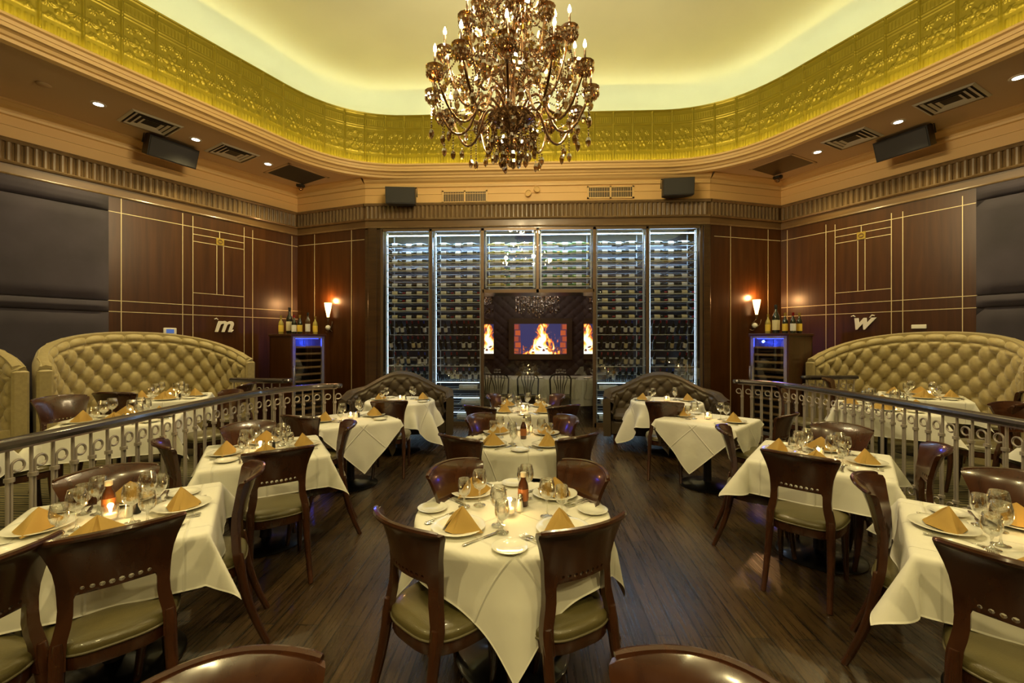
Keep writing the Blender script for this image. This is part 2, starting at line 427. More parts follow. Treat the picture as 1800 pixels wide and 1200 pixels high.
# back wall around the wine cabinets: piers and the header
XA, XB = onY(668, YF), onY(1237, YF)
NXA, NXB = onY(848, YF), onY(1045, YF)        # see-through bay in the middle
ZC = zat(400, 0, YF)                          # cabinet top
ZN = zat(514, 0, YF)                          # top of the opening
mb = MB()
mb.box(((W1[0]+XA)/2, YF+.35, Z1/2), (XA-W1[0], .7, Z1)); mb.box(((W2[0]+XB)/2, YF+.35, Z1/2), (W2[0]-XB, .7, Z1))
mb.box(((W1[0]+W2[0])/2, YF+.35, (ZC+Z1)/2), (W2[0]-W1[0], .7, Z1-ZC+.001))
mb.cur = 1; mb.box(((W1[0]+W2[0])/2, YF+.35, (Z1+Z3)/2), (W2[0]-W1[0], .7, Z3-Z1)); mb.cur = 2
mb.box(((W1[0]+W2[0])/2, YF+.35, (Z3+ZS+.1)/2), (W2[0]-W1[0], .7, ZS+.1-Z3))
struct(mb.obj('wall_back', ['pier_wood', 'band_wood', 'cream']))
# pilaster mouldings on the piers
for i, (x, w_) in enumerate((((W1[0]+XA)/2, .16), ((W2[0]+XB)/2, .12))):
    mb = MB(); mb.box((x, YF-.012, Z1/2), (w_, .024, Z1), bev=.008); struct(mb.obj('trim_%d' % (i+1), 'pier_wood'))
# fluted frieze, lines and crown on each wall
tn = 3
for P in (PL, PR, PDL, PDR, Plane(W1, W2)):
    if (Vector((0, 3))-P.p0).dot(P.n) < 0: P = Plane(P.pt(P.L), P.pt(0))
    mb = MB(); step = .078; n = int(P.L/step)
    def prof(i):
        vs = []; return vs
    pts = []
    for i in range(n):
        for q in range(6):
            a = pi*q/5; u = i*step + step*.5 - cos(a)*step*.40; pts.append((u, .008 + sin(a)*.028))
        pts.append((i*step+step*.97, .004))
    vs = []; fs = []
    for u, o in pts:
        for z in (Z2+.03, Z3-.035): x, y = P.pt(u, o); vs.append((x, y, z))
    for i in range(len(pts)-1): fs.append((2*i, 2*i+2, 2*i+3, 2*i+1))
    mb.add(vs, fs)
    path = [P.pt(0), P.pt(P.L)]
    # n points right-hand of direction
    for za, zb, o in ((Z2-.0, Z2+.035, .045), (Z3-.045, Z3+.005, .06), (Z1-.005, Z1+.02, .02)):
        mb.sweep(path, [(0, za), (o*.7, za), (o, (za+zb)/2), (o*.8, zb), (0, zb)])
    struct(mb.obj('trim_%d' % tn, 'frieze')); tn += 1
    mb = MB()
    mb.sweep(path, [(0, Z4-.14), (.012, Z4-.137), (.012, Z4-.128), (0, Z4-.125)])
    mb.sweep(path, [(0, Z4-.02), (.03, Z4-.01), (.035, Z4+.02), (.02, Z4+.03), (.02, Z4+.06), (.07, Z4+.085), (.10, Z4+.12), (.12, Z4+.125), (.12, Z4+.16)])
    struct(mb.obj('trim_%d' % tn, 'cream_trim')); tn += 1

# ------------------------------------------------------------------ soffit, cove, gold band, ceiling
sharp = [(-3.42, 7.52), (3.08, 7.55), (4.72, 4.15), (5.35, 1.2), (5.3, -2.6), (-5.9, -2.6), (-5.95, 1.2), (-5.16, 3.75)]
lip = roundpoly(sharp, [1.05, 1.05, 1.3, 1.3, 1.2, 1.2, 1.3, 1.3], 12)      # clockwise seen from above
def offs(path, o):
    m = MB(); m.sweep(path, [(o, 0)], closed=True); return [(v[0], v[1]) for v in m.v]
lip_out = offs(lip, -.16)        # outward from the room centre
area2 = sum(lip[i-1][0]*lip[i][1]-lip[i][0]*lip[i-1][1] for i in range(len(lip)))
SG = -1 if area2 < 0 else 1      # sweep offset sign that points outward
# cove fascia: steps from the lip down to the soffit
mb = MB()
pf = [(.20, 4.49), (.05, 4.50), (.04, 4.61), (.02, 4.62), (0, 4.61), (0, 4.585), (.03, 4.575), (.035, 4.54), (.055, 4.535), (.06, 4.505), (.11, 4.49), (.125, 4.46), (.155, 4.455), (.16, 4.42), (.22, 4.41), (.24, 4.45)]
mb.sweep(lip, [(SG*o, z) for o, z in pf], closed=True)
struct(mb.obj('trim_%d' % tn, 'cream_trim', smooth=True, ang=35)); tn += 1
# soffit ring between the walls and the opening
hole = offs(lip, SG*.2)
outer = [W0, W1, W2, W3, WR, BR, BL, WL]
def ring(outer, hole, z, t, name, mat):
    allp = [Vector(p) for p in outer] + [Vector(p) for p in hole]
    no, nh = len(outer), len(hole)
    ed = [(i, (i+1) % no) for i in range(no)] + [(no+i, no+(i+1) % nh) for i in range(nh)]
    V, E, Fc, *_ = delaunay_2d_cdt(allp, ed, [], 0, 1e-5)
    def inside(p, poly):
        r = False; n = len(poly)
        for i in range(n):
            (x1, y1), (x2, y2) = poly[i-1], poly[i]
            if (y1 > p[1]) != (y2 > p[1]) and p[0] < (x2-x1)*(p[1]-y1)/(y2-y1)+x1: r = not r
        return r
    m = MB(); fs = []
    for f in Fc:
        c = sum((V[i] for i in f), Vector((0, 0)))/3
        if inside(c, outer) and not inside(c, hole): fs.append(tuple(f))
    m.add([(v.x, v.y, z) for v in V], fs); m.add([(v.x, v.y, z+t) for v in V], fs)
    return struct(m.obj(name, mat, fixn=False))
ring(outer, hole, ZS, .03, 'ceiling', 'soffit')
# embossed gold band, 0.33 m panels
gold = offs(lip, SG*.17)
gl = [0]
for i in range(len(gold)): gl.append(gl[-1] + (Vector(gold[(i+1) % len(gold)]) - Vector(gold[i])).length)
def gpos(s):
    s = s % gl[-1]
    lo, hi = 0, len(gl)-1
    while hi-lo > 1:
        mid = (lo+hi)//2
        if gl[mid] <= s: lo = mid
        else: hi = mid
    a = Vector(gold[lo]); b_ = Vector(gold[(lo+1) % len(gold)]); d = b_-a; t = (s-gl[lo])/max(1e-9, d.length)
    d.normalize(); return a + (b_-a)*t, Vector((d.y, -d.x))*(-SG)       # normal into the room
GZ0, GZ1 = 4.53, 5.53
TW = gl[-1]/round(gl[-1]/.335)
def bump1(x, w_): return exp(-(x/w_)**2)
def emboss(u, v):
    tx = (u % TW)/TW - .5; z = v; h = 0
    h += .022*bump1(abs(tx)-.5, .035) - .006*bump1(abs(tx)-.455, .02)
    for zz, a in ((.98, .012), (.90, .008), (.775, .012), (.74, .008), (.05, .008)): h += a*bump1(z-zz, .010)
    for cx_, cz, R in ((0, .47, .095), (-.36, .47, .05), (.36, .47, .05), (-.25, .62, .05), (.25, .62, .05), (0, .66, .04), (-.25, .345, .04), (.25, .345, .04)):
        dx = (tx-cx_)*TW; dz = (z-cz)*1.0; r = sqrt(dx*dx+dz*dz)
        if r < R*1.2:
            a = atan2(dz, dx); pet = R*(.38+.62*abs(cos(3*a)))
            h += .012*max(0, min(1, (pet-r)/.012)) + .010*bump1(r, R*.22) - .008*bump1(r-R*.30, .006)
    if .10 < z < .30:
        k = (tx*7) % 1 - .5; h += .010*bump1(k, .16)*(1 if .14 < z < .26 else 0)
    if .80 < z < .89: h += .006*abs(sin(tx*pi*9))
    if .31 < z < .34: h += .006*abs(sin(tx*pi*14))
    if .08 < z < .72: h += .0025*abs(sin(tx*pi*18+ z*9))
    return h
nu = int(gl[-1]/.0085); nv = 112
mb = MB(); vs = []; fs = []
NORM = [gpos(gl[-1]*i/nu) for i in range(nu)]
for j in range(nv):
    z = j/(nv-1)
    for i in range(nu):
        p, n = NORM[i]; s = gl[-1]*i/nu; h = emboss(s, z); vs.append((p.x+n.x*h, p.y+n.y*h, GZ0+(GZ1-GZ0)*z))
for j in range(nv-1):
    for i in range(nu): fs.append((j*nu+i, j*nu+(i+1) % nu, (j+1)*nu+(i+1) % nu, (j+1)*nu+i))
mb.add(vs, fs)
struct(mb.obj('trim_%d' % tn, 'gold', smooth=True, fixn=False)); tn += 1
# top rim of the gold band and the shallow vaulted ceiling above it
mb = MB(); mb.sweep(gold, [(SG*-.02, GZ1-.02), (SG*-.025, GZ1), (SG*.0, GZ1+.012), (SG*.04, GZ1+.012), (SG*.04, GZ1-.05)], closed=True)
struct(mb.obj('trim_%d' % tn, 'gold', smooth=True, ang=40)); tn += 1
out0 = offs(lip, SG*.62)
cxm, cym = -.3, 2.4
prof = [(1.0, GZ1-.12)] + [(cos(pi/2*q/14)**.9 if q else 1.0, GZ1-.02 + .95*sin(pi/2*q/14)**.70) for q in range(1, 15)]
mb = MB(); vs = []; n = len(out0)
for k, z in prof:
    for x, y in out0: vs.append((cxm+(x-cxm)*max(k, .0005), cym+(y-cym)*max(k, .0005), z))
fs = []
for j in range(len(prof)-1):
    for i in range(n): fs.append((j*n+i, j*n+(i+1) % n, (j+1)*n+(i+1) % n, (j+1)*n+i))
mb.add(vs, fs)
mb.sweep(out0, [(0, GZ1-.12), (-SG*.35, GZ1-.12)], closed=True)
ceil = struct(mb.obj('ceiling', 'ceiling', smooth=True, ang=60))
# LED tapes, in the trough behind the lip and on top of the gold band
mb = MB(); mb.sweep(offs(lip, SG*.10), [(-SG*.02, 4.590), (-SG*.045, 4.600)], closed=True)
tag(mb.obj('led_tape', 'led', fixn=False), 'yellow light tape in the trough at the foot of the gold band', 'light strip')
mb = MB(); mb.sweep(offs(lip, SG*.25), [(0, GZ1-.03), (-SG*.03, GZ1-.03)], closed=True)
tag(mb.obj('led_tape', 'led_top', fixn=False), 'pale light tape along the top edge of the gold band', 'light strip')

# ------------------------------------------------------------------ inlaid lines on the panelling
def strips(name, P, lines, w_=.009, mat='inlay'):
    mb = MB()
    for x0, y0, x1, y1 in lines:
        a = P.hit(x0, y0); b_ = P.hit(x1, y1)
        if abs(x0-x1) < 2: u = (a[0]+b_[0])/2; a = (u, a[1]); b_ = (u, b_[1])
        else: zz = (a[1]+b_[1])/2; a = (a[0], zz); b_ = (b_[0], zz)
        u0, u1 = min(a[0], b_[0])-w_/2, max(a[0], b_[0])+w_/2; z0, z1 = max(.05, min(a[1], b_[1])-w_/2), min(Z1, max(a[1], b_[1])+w_/2)
        x, y = P.pt((u0+u1)/2, .0015); mb.box((x, y, (z0+z1)/2), (u1-u0, .005, z1-z0), P.ang)
    return struct(mb.obj(name, mat))
strips('trim_%d' % tn, PL, [(213, 345, 213, 760), (321, 375, 321, 760), (339, 380, 339, 760), (429, 400, 429, 760), (444, 405, 444, 760), (513, 415, 513, 760),
    (190, 371, 523, 433), (339, 412, 429, 426), (339, 424, 429, 438), (386, 407, 386, 420), (381, 431, 381, 517), (392.7, 431, 392.7, 518),
    (339, 514, 429, 521.5), (190, 528, 523, 546.5), (190, 548, 523, 560)]); tn += 1
strips('trim_%d' % tn, PR, [(1384, 405, 1384, 760), (1452, 395, 1452, 760), (1468, 395, 1468, 760), (1567, 375, 1567, 760), (1587, 372, 1587, 760), (1692, 345, 1692, 760),
    (1374, 425, 1717, 354), (1468, 417, 1566, 399), (1468, 428, 1566, 412), (1514, 398, 1514, 408), (1508, 420, 1508, 511), (1520.7, 420, 1520.7, 510),
    (1468, 515, 1566, 507), (1374, 541, 1717, 519), (1374, 556, 1717, 541)]); tn += 1
strips('trim_%d' % tn, PDL, [(553, 400, 553, 760), (618, 400, 618, 760), (526, 432, 640, 421)]); tn += 1
strips('trim_%d' % tn, PDR, [(1284, 395, 1284, 760), (1350, 400, 1350, 760), (1256, 413, 1371, 425)]); tn += 1
# small inset ornaments at the head of the cross motif
for P, x0, x1, y0, y1, sd in ((PL, 381, 392.5, 419, 431, 'left'), (PR, 1508, 1520.5, 408, 420, 'right')):
    a = P.hit((x0+x1)/2, (y0+y1)/2); x, y = P.pt(a[0], .006)
    t = thing('wall_ornament', 'small gilt square ornament on the %s panelled wall' % sd, 'ornament', (x, y, a[1]), P.ang)
    mb = MB(); mb.box((0, 0, 0), (.12, .012, .12), bev=.004); mb.obj('plaque', 'foil_gold', t)
    mb = MB()
    for i in range(3): mb.tube([(.035*cos(k), -.008, .035*sin(k)*(.5+.25*i)) for k in [q*pi/6 for q in range(12)]], .004, 5, closed=True)
    mb.obj('scroll', 'band_wood', t)
# navy upholstered wall pads
def navy(P, u0, u1, zs, sd, mirror):
    for k, (z0, z1) in enumerate(zs):
        mb = MB(); n, m = 24, 10
        def fn(a, b_, s=1):
            u = u0+(u1-u0)*a; z = z0+(z1-z0)*b_; e = min(a*(u1-u0), (1-a)*(u1-u0), b_*(z1-z0), (1-b_)*(z1-z0))
            d = .02 + .05*min(1, e/.07)**.5; x, y = P.pt(u, d); return (x, y, z)
        mb.grid(fn, 40, 16)
        x0, y0 = P.pt((u0+u1)/2, .01); mb.box((x0, y0, (z0+z1)/2), (u1-u0, .02, z1-z0), P.ang)
        pos = ['lowest tall', 'narrow lower', 'large middle', 'top narrow'][k]
        tag(mb.obj('wall_pad', 'navy', smooth=True, ang=50), '%s padded panel of dark blue suede on the %s wall' % (pos, sd), 'wall panel', 'blue padded panels on the %s wall' % sd)
for P, px, yy, sd in ((PL, 190, (548, 528, 371, 344), 'left'), (PR, 1717, (541, 519, 354, 326), 'right')):
    u, _ = P.hit(px, 500); zz = [P.hit(px, y)[1] for y in yy]
    far = P.L if (Vector(P.pt(P.L))-Vector((WL if sd == 'left' else WR))).length < .1 else 0
    ua, ub = (u, min(u+3.4, P.L)) if far else (max(u-3.4, 0), u)
    navy(P, ua, ub, [(.5, zz[0]-.004), (zz[0]+.004, zz[1]-.004), (zz[1]+.004, zz[2]-.004), (zz[2]+.004, min(zz[3], Z1-.01))], sd, False)
# metal letters m and w
def letter(P, px, py, ch, sd):
    a = P.hit(px, py); x, y = P.pt(a[0], .02)
    cu = bpy.data.curves.new('sign', 'FONT'); cu.body = ch; cu.size = .36; cu.shear = .35; cu.extrude = .008; cu.offset = .008; cu.bevel_depth = .002
    cu.align_x = 'CENTER'
    tmp = bpy.data.objects.new('tmp', cu); C.objects.link(tmp)
    bpy.context.view_layer.update()
    me = bpy.data.meshes.new_from_object(tmp.evaluated_get(bpy.context.evaluated_depsgraph_get())); C.objects.unlink(tmp)
    me.materials.clear(); me.materials.append(M['letter'])
    o = bpy.data.objects.new('letter_sign', me); C.objects.link(o); o.location = (x, y, a[1]-.08)
    o.rotation_euler = (pi/2, 0, P.ang)
    # little serif swashes
    mb = MB(); s = -1 if ch == 'm' else 1
    mb.tube([(-.13, 0, .20), (-.10, 0, .215), (-.075, 0, .19)], .010, 6); mb.tube([(.10, 0, 0.005), (.13, 0, -.01), (.16, 0, .03)] if ch == 'm' else [(.12, 0, .17), (.15, 0, .21), (.185, 0, .20)], .010, 6)
    q = mb.obj('serif', 'letter', smooth=True); q.parent = o; q.rotation_euler = (-pi/2, 0, 0)
    tag(o, 'silver slanted letter %s fixed on the %s panelled wall' % (ch, sd), 'sign')
letter(PL, 391, 574, 'm', 'left'); letter(PR, 1514, 569, 'w', 'right')
# thermostats
for P, px, py, sd in ((PL, 298, 583, 'left'), (PR, 1616, 574, 'right')):
    a = P.hit(px, py); x, y = P.pt(a[0], .012)
    t = thing('thermostat', 'white thermostat just above the tufted booth on the %s wall' % sd, 'thermostat', (x, y, a[1]), P.ang)
    mb = MB(); mb.box((0, 0, 0), (.17, .024, .12 if sd == 'left' else .06), bev=.006); mb.obj('housing', 'white_plastic', t)
    if sd == 'left':
        mb = MB(); mb.box((0, -.014, .01), (.10, .004, .06)); M['lcd'] = emis('lcd', (.15, .25, .6), .5); mb.obj('screen', 'lcd', t)
# ------------------------------------------------------------------ raised carpeted sides
railL = [(-2.72, .3), (-2.80, 1.2), (-2.84, 2.2), (-2.90, 3.2), (-2.93, 4.0), (-2.86, 4.45), (-2.66, 4.82), (-2.42, 4.98)]
railR = [(2.86, .3), (2.92, 1.2), (2.94, 2.2), (2.95, 3.2), (2.94, 4.3), (2.90, 4.9), (2.78, 5.4), (2.48, 5.74)]
PZ = .15
def platform(rail, W, wall, side, far, name):
    poly = [(x, y) for x, y in rail]
    poly += far
    poly += [W, (W[0], -3.6), (rail[0][0], -3.6)]
    mb = MB(); mb.prism(poly, .002, PZ); return struct(mb.obj(name, 'carpet'))
platform([(x+.07, y) for x, y in railL], WL, 0, 'l', [(-3.3, 5.62), tuple(Vector(W0)+dl*2.55)], 'floor')
platform([(x-.07, y) for x, y in railR], WR, 0, 'r', [(3.5, 6.35), tuple(Vector(W3)+dr*1.35)], 'floor')
def railing(path, label, n=None, z0=PZ, ht=.88):
    P2 = smoothpath(path, 8)
    L = [0]
    for i in range(1, len(P2)): L.append(L[-1] + (Vector(P2[i])-Vector(P2[i-1])).length)
    def pos(s):
        i = 1
        while i < len(L)-1 and L[i] < s: i += 1
        a, b_ = Vector(P2[i-1]), Vector(P2[i]); t = (s-L[i-1])/max(1e-6, L[i]-L[i-1]); d = (b_-a).normalized(); return a+(b_-a)*t, d
    o0 = Vector(P2[0])
    t = thing('railing', label, 'railing', (o0.x, o0.y, z0))
    rel = [(Vector(p)-o0) for p in P2]
    mb = MB()
    h = ht; hr = [(-.045, h-.032), (-.05, h-.012), (-.042, h+.006), (-.02, h+.016), (.02, h+.016), (.042, h+.006), (.05, h-.012), (.045, h-.032), (-.045, h-.032)]
    mb.sweep([tuple(p) for p in rel], hr)
    e = rel[-1]; mb.lathe([(.06, h-.034), (.066, h-.012), (.055, h+.012), (.0, h+.018)], 16, (e.x, e.y, 0))
    mb.obj('handrail', 'rail_top', t, smooth=True, ang=35)
    mb = MB(); mb.sweep([tuple(p) for p in rel], [(-.012, .045), (.012, .045), (.012, .065), (-.012, .065), (-.012, .045)]); 
    mb.sweep([tuple(p) for p in rel], [(-.010, h-.05), (.010, h-.05), (.010, h-.03), (-.010, h-.03), (-.010, h-.05)]); mb.obj('flat_bar', 'rail_metal', t)
    pr = MB(); sp = .112; R = .030
    pr.tube([(0, 0, .0), (0, 0, h-.04)], .0085, 8)
    # second rod with a ring at the head and the foot, tied on by two collars
    def curl(zc, s):
        return [(.018 + (R*(1-cos(a))), 0, zc + s*R*sin(a)) for a in [q*pi*1.72/16 for q in range(17)]]
    top = curl(h-.135, 1); bot = curl(.16, -1)
    pr.tube(list(reversed(bot)) + top, .0068, 7)
    for z in (.21, h-.20): pr.lathe([(.012, -.012), (.021, -.010), (.021, .010), (.012, .012)], 10, (.009, 0, z))
    base = pr.obj('baluster', 'rail_metal', None, smooth=True, ang=45); first = True
    k = int((L[-1]-.05)/sp)
    for i in range(k+1):
        p, d = pos(.03+i*sp)
        b_ = base if first else base.copy()
        if not first: C.objects.link(b_)
        first = False; b_.parent = t; b_.location = (p.x-o0.x, p.y-o0.y, 0); b_.rotation_euler.z = atan2(d.y, d.x)
    return t
railing(railL, 'long grey metal railing with ring balusters on the left side', z0=PZ)
railing(railR, 'long grey metal railing with ring balusters on the right side', z0=PZ)
railing([(-4.15, 5.66), (-3.75, 5.60), (-3.35, 5.58)], 'short grey railing beside the end of the left tufted booth', z0=PZ)
railing([(4.45, 6.45), (4.1, 6.42), (3.72, 6.40)], 'short grey railing beside the end of the right tufted booth', z0=PZ)
# ================================================================== TUFTING
def tuft(u, v, pu, pv, amp):
    """height of a diamond-buttoned cushion at (u, v); pu x pv is the spacing of the buttons in a row"""
    a = u/pu + v/pv; b_ = u/pu - v/pv
    da = a-round(a); db = b_-round(b_); r2 = (da*da+db*db)
    h = .52*(abs(sin(pi*a))*abs(sin(pi*b_)))**.40 + .48*(1-exp(-r2/.030))
    # fine gathered pleats running out of every button
    th = atan2(db, da); pl = .06*cos(9*th)*exp(-r2/.05)*min(1, r2/.01)
    return amp*(h - .30*exp(-r2/.004) + pl)
# ------------------------------------------------------------------ tall tufted booths
def booth(P, tc, label, group, half=1.07, flip=1):
    """curved high-back booth whose back stands on the wall plane P at distance tc along it"""
    x, y = P.pt(tc, .07); t = thing('booth', label, 'booth', (x, y, PZ), P.ang, group)
    D = 1.22
    # local frame: x along the wall, room side = local -y
    def arc(s):                        # s -1..1 across the booth
        a = s*pi/2*.98; k = .62
        px = half*(abs(sin(a))**.92)*(1 if a > 0 else -1); py = -.10 - (D-.10)*(1-abs(cos(a))**.75)
        return Vector((px, py))
    def ztop(s): return 1.13 + .39*max(0, cos(s*pi/2))**.8
    NU, NV = 230, 84
    Ls = [0]; pr = arc(-1); 
    for i in range(1, 401):
        q = arc(-1+i/200); Ls.append(Ls[-1]+(q-pr).length); pr = q
    def inv(l):
        lo, hi = 0, 400
        while hi-lo > 1:
            m = (lo+hi)//2
            if Ls[m] <= l: lo = m
            else: hi = m
        return -1 + (lo + (l-Ls[lo])/max(1e-9, Ls[hi]-Ls[lo]))/200
    T = Ls[-1]; pu = T/15
    def nrm(s):
        d = arc(min(1, s+.01)) - arc(max(-1, s-.01)); d.normalize(); return Vector((d.y, -d.x))
    cache = [(inv(T*i/(NU-1)),) for i in range(NU)]
    cc = [(arc(s), nrm(s), ztop(s)) for (s,) in cache]
    vs = []; fs = []
    for j in range(NV):
        v = j/(NV-1)
        for i in range(NU):
            p, n, zt = cc[i]; l = T*i/(NU-1)
            if v < .90:
                z = .30 + (zt-.13-.30)*(v/.90); f = 1
                h = .02 + tuft(l, z-zt+.13, pu, .27, .095)*(1 if .90-v > .04 else .55+.45*(.90-v)/.04)*min(1, min(l, T-l)/.05); q = p + n*h; vs.append((q.x, q.y, z))
            else:
                k = (v-.90)/.10*pi*.95; seam = abs(sin(pi*l/pu))**.35
                R = .056*(.40+.60*seam); zc = zt-.075; oc = .050
                h = oc*(.55+.45*seam) + R*1.05*sin(k + .15) - .085*(k/pi)**2; z = zc - .062*cos(k); q = p + n*h; vs.append((q.x, q.y, z))
    for j in range(NV-1):
        for i in range(NU-1): fs.append((j*NU+i, j*NU+i+1, (j+1)*NU+i+1, (j+1)*NU+i))
    mb = MB(); mb.add(vs, fs); mb.obj('backrest', 'velvet', t, smooth=True)
    # outer shell and end caps
    mb = MB(); vs = []; fs = []
    for i in range(0, NU, 3):
        p, n, zt = cc[i]
        for o, z in ((.05, .0), (-.06, .0), (-.075, zt-.12), (-.05, zt-.03), (.0, zt-.005), (.05, zt-.02), (.05, .0)): vs.append((*(p+n*o), z))
    m = len(vs)//7
    for i in range(m-1):
        for q in range(6): fs.append((i*7+q, i*7+q+1, (i+1)*7+q+1, (i+1)*7+q))
    fs += [tuple(range(6)), tuple((m-1)*7+q for q in range(5, -1, -1))]
    mb.add(vs, fs); mb.obj('shell', 'velvet', t, smooth=True, ang=50)
    # front facing of the two wings
    for s in (-1, 1):
        p, n, zt = (cc[0] if s < 0 else cc[-1]); mb = MB()
        mb.box((p.x+n.x*-.005, p.y-.008, (zt-.05)/2), (.13, .05, zt-.05), bev=.022); mb.obj('wing_facing', 'velvet', t, smooth=True, ang=40)
    # crescent seat
    mb = MB(); out = [arc(-1+i/20) + nrm(-1+i/20)*.05 for i in range(41)]; inn = [Vector((p.x*.58, p.y*.62-.42)) for p in out]
    for z0, z1, e in ((0, .28, .03), (.28, .46, 0)):
        vs = []; fs = []
        for a, b_ in zip(out, inn):
            b2 = b_ + (a-b_)*e
            vs += [(a.x, a.y, z0), (a.x, a.y, z1), (b2.x+(a-b2).x*.05, b2.y+(a-b2).y*.05, z1), (b2.x, b2.y, z1-.04), (b2.x, b2.y, z0)]
        for i in range(len(out)-1):
            for q in range(4): fs.append((i*5+q, i*5+q+1, i*5+6+q, i*5+5+q))
        fs += [tuple(range(5)), tuple(len(vs)-1-q for q in range(5))]
        mb.add(vs, fs)
    mb.obj('seat', 'velvet', t, smooth=True, ang=40)
    return t
# distance along the walls: measured from the photographed ends of each booth
def tw(P, px): return P.hit(px, 600)[0]
def proj(P, x, y): return (Vector((x, y))-P.p0).dot(P.d)
bl = proj(PL, *c2r(-5.33, 6.33)); br = proj(PR, *c2r(5.78, 6.24))
sgl = 1 if (Vector(WL)-Vector(W0)).dot(PL.d) > 0 else -1
sgr = 1 if (Vector(WR)-Vector(W3)).dot(PR.d) > 0 else -1
bl += sgl*.12; br += sgr*.22
booth(PL, bl, 'tall arched gold tufted booth against the left wall, whole back in view', 'tall tufted booths')
booth(PL, bl+sgl*2.33, 'tall gold tufted booth at the left edge, nearest the viewer on that side', 'tall tufted booths')
booth(PR, br, 'tall arched gold tufted booth against the right wall', 'tall tufted booths')
# ------------------------------------------------------------------ dark curved sofas in front of the wine wall
def sofa(x, y, rz, label, W=1.75):
    t = thing('tufted_sofa', label, 'sofa', (x, y, 0), rz, 'dark tufted sofas')
    hw = W/2; D = .82; NU, NV = 190, 50
    def arc(s):
        if abs(s) < .62: return Vector((s/.62*(hw-.18), 0))
        k = (abs(s)-.62)/.38; sg = 1 if s > 0 else -1
        if k < .4:
            a = k/.4*pi/2; return Vector((sg*(hw-.18+.18*sin(a)), -.18*(1-cos(a))))
        return Vector((sg*hw, -.18-(k-.4)/.6*(D-.30)))
    def ztop(s):
        a = min(1, abs(s)/.95); return .70 + .33*(.5+.5*cos(pi*a))
    def nrm(s):
        d = arc(min(1, s+.01)) - arc(max(-1, s-.01)); d.normalize(); return Vector((d.y, -d.x))
    pts = [(-1+2*i/(NU-1)) for i in range(NU)]; l = [0]
    for i in range(1, NU): l.append(l[-1]+(arc(pts[i])-arc(pts[i-1])).length)
    pu = l[-1]/14; vs = []; fs = []
    for j in range(NV):
        v = j/(NV-1)
        for i in range(NU):
            s = pts[i]; p = arc(s); n = nrm(s); zt = ztop(s)
            if v < .86:
                z = .34+(zt-.06-.34)*v/.86; f = min(1, (.86-v)/.08+.1)
                h = .05 + tuft(l[i], z-zt, pu, .20, .045)*f
            else:
                k = (v-.86)/.14*pi; z = zt-.04 - .055*cos(k); h = .03+.06*sin(k)-.09*(k/pi)
            q = p+n*h; vs.append((q.x, q.y, z))
    for j in range(NV-1):
        for i in range(NU-1): fs.append((j*NU+i, j*NU+i+1, (j+1)*NU+i+1, (j+1)*NU+i))
    mb = MB(); mb.add(vs, fs); mb.obj('backrest', 'sofa', t, smooth=True)
    mb = MB(); vs = []; fs = []
    for i in range(0, NU, 3):
        s = pts[i]; p = arc(s); n = nrm(s); zt = ztop(s)
        for o, z in ((.06, .13), (-.05, .13), (-.06, zt-.03), (.0, zt-.005), (.05, zt-.03), (.06, .13)): vs.append((*(p+n*o), z))
    m = len(vs)//6
    for i in range(m-1):
        for q in range(5): fs.append((i*6+q, i*6+q+1, (i+1)*6+q+1, (i+1)*6+q))
    fs += [tuple(range(5)), tuple((m-1)*6+q for q in range(4, -1, -1))]
    mb.add(vs, fs); mb.obj('shell', 'sofa', t, smooth=True, ang=50)
    for s in (-1, 1):
        zt = ztop(s); mb = MB(); mb.box((s*(hw-.02), -D+.30-.02, (zt+.10)/2), (.13, .07, zt-.14), bev=.03)
        mb.obj('arm_facing', 'sofa', t, smooth=True, ang=40)
    mb = MB(); mb.box((0, -.30, .24), (W-.1, .68, .20), bev=.02); mb.obj('base', 'sofa', t)
    mb = MB(); mb.box((0, -.32, .40), (W-.16, .68, .13), bev=.045); mb.obj('seat_cushion', 'sofa', t, smooth=True, ang=40)
    for sx in (-1, 1):
        for sy in (-.58, .0):
            mb = MB(); mb.lathe([(.022, 0), (.035, .14)], 8, (sx*(hw-.12), sy-.02, 0)); mb.obj('leg', 'chair_wood', t, smooth=True, ang=40)
    return t
sofa(-2.27, 7.0, radians(12), 'dark brown tufted sofa with arched back behind the left round table', 1.52)
sofa(1.87, 7.02, radians(-12), 'dark brown tufted sofa with arched back behind the right round table', 1.60)

# ================================================================== WINE WALL
YB = YF + .62
SIDE = ['far left', 'inner left', 'inner right', 'far right']
t = thing('wine_cabinet', 'floor to ceiling glass wine cabinet filling the back wall', 'wine cabinet', (0, YF, 0))
def ty(mb): mb.v = [(x, y-YF, z) for x, y, z in mb.v]; return mb
bars = [onY(p, YF) for p in (671, 757, 848, 945, 1045, 1138, 1233)]
mb = MB()
for i, x in enumerate(bars):
    zb = ZN if i == 3 else 0; mb.box((x, YF+.02, (ZC+zb)/2), (.055 if i in (2, 4) else .045, .05, ZC-zb))
mb.box(((bars[0]+bars[-1])/2, YF+.02, ZC-.02), (bars[-1]-bars[0], .05, .04)); mb.box(((bars[2]+bars[4])/2, YF+.02, ZN+.03), (bars[4]-bars[2], .05, .06))
for a, b_ in ((0, 2), (4, 6)): mb.box(((bars[a]+bars[b_])/2, YF+.02, .04), (bars[b_]-bars[a], .05, .08))
ty(mb).obj('door_frame', 'bronze', t)
mb = MB()
for a, b_, z0 in ((0, 2, 0), (4, 6, 0)): mb.box(((bars[a]+bars[b_])/2, YB+.03, ZC/2), (bars[b_]-bars[a], .02, ZC))
mb.box(((bars[2]+bars[4])/2, YB+.03, (ZN+ZC)/2), (bars[4]-bars[2], .02, ZC-ZN))
mb.box(((bars[2]+bars[4])/2, YF+.33, ZN+.01), (bars[4]-bars[2], .58, .02))
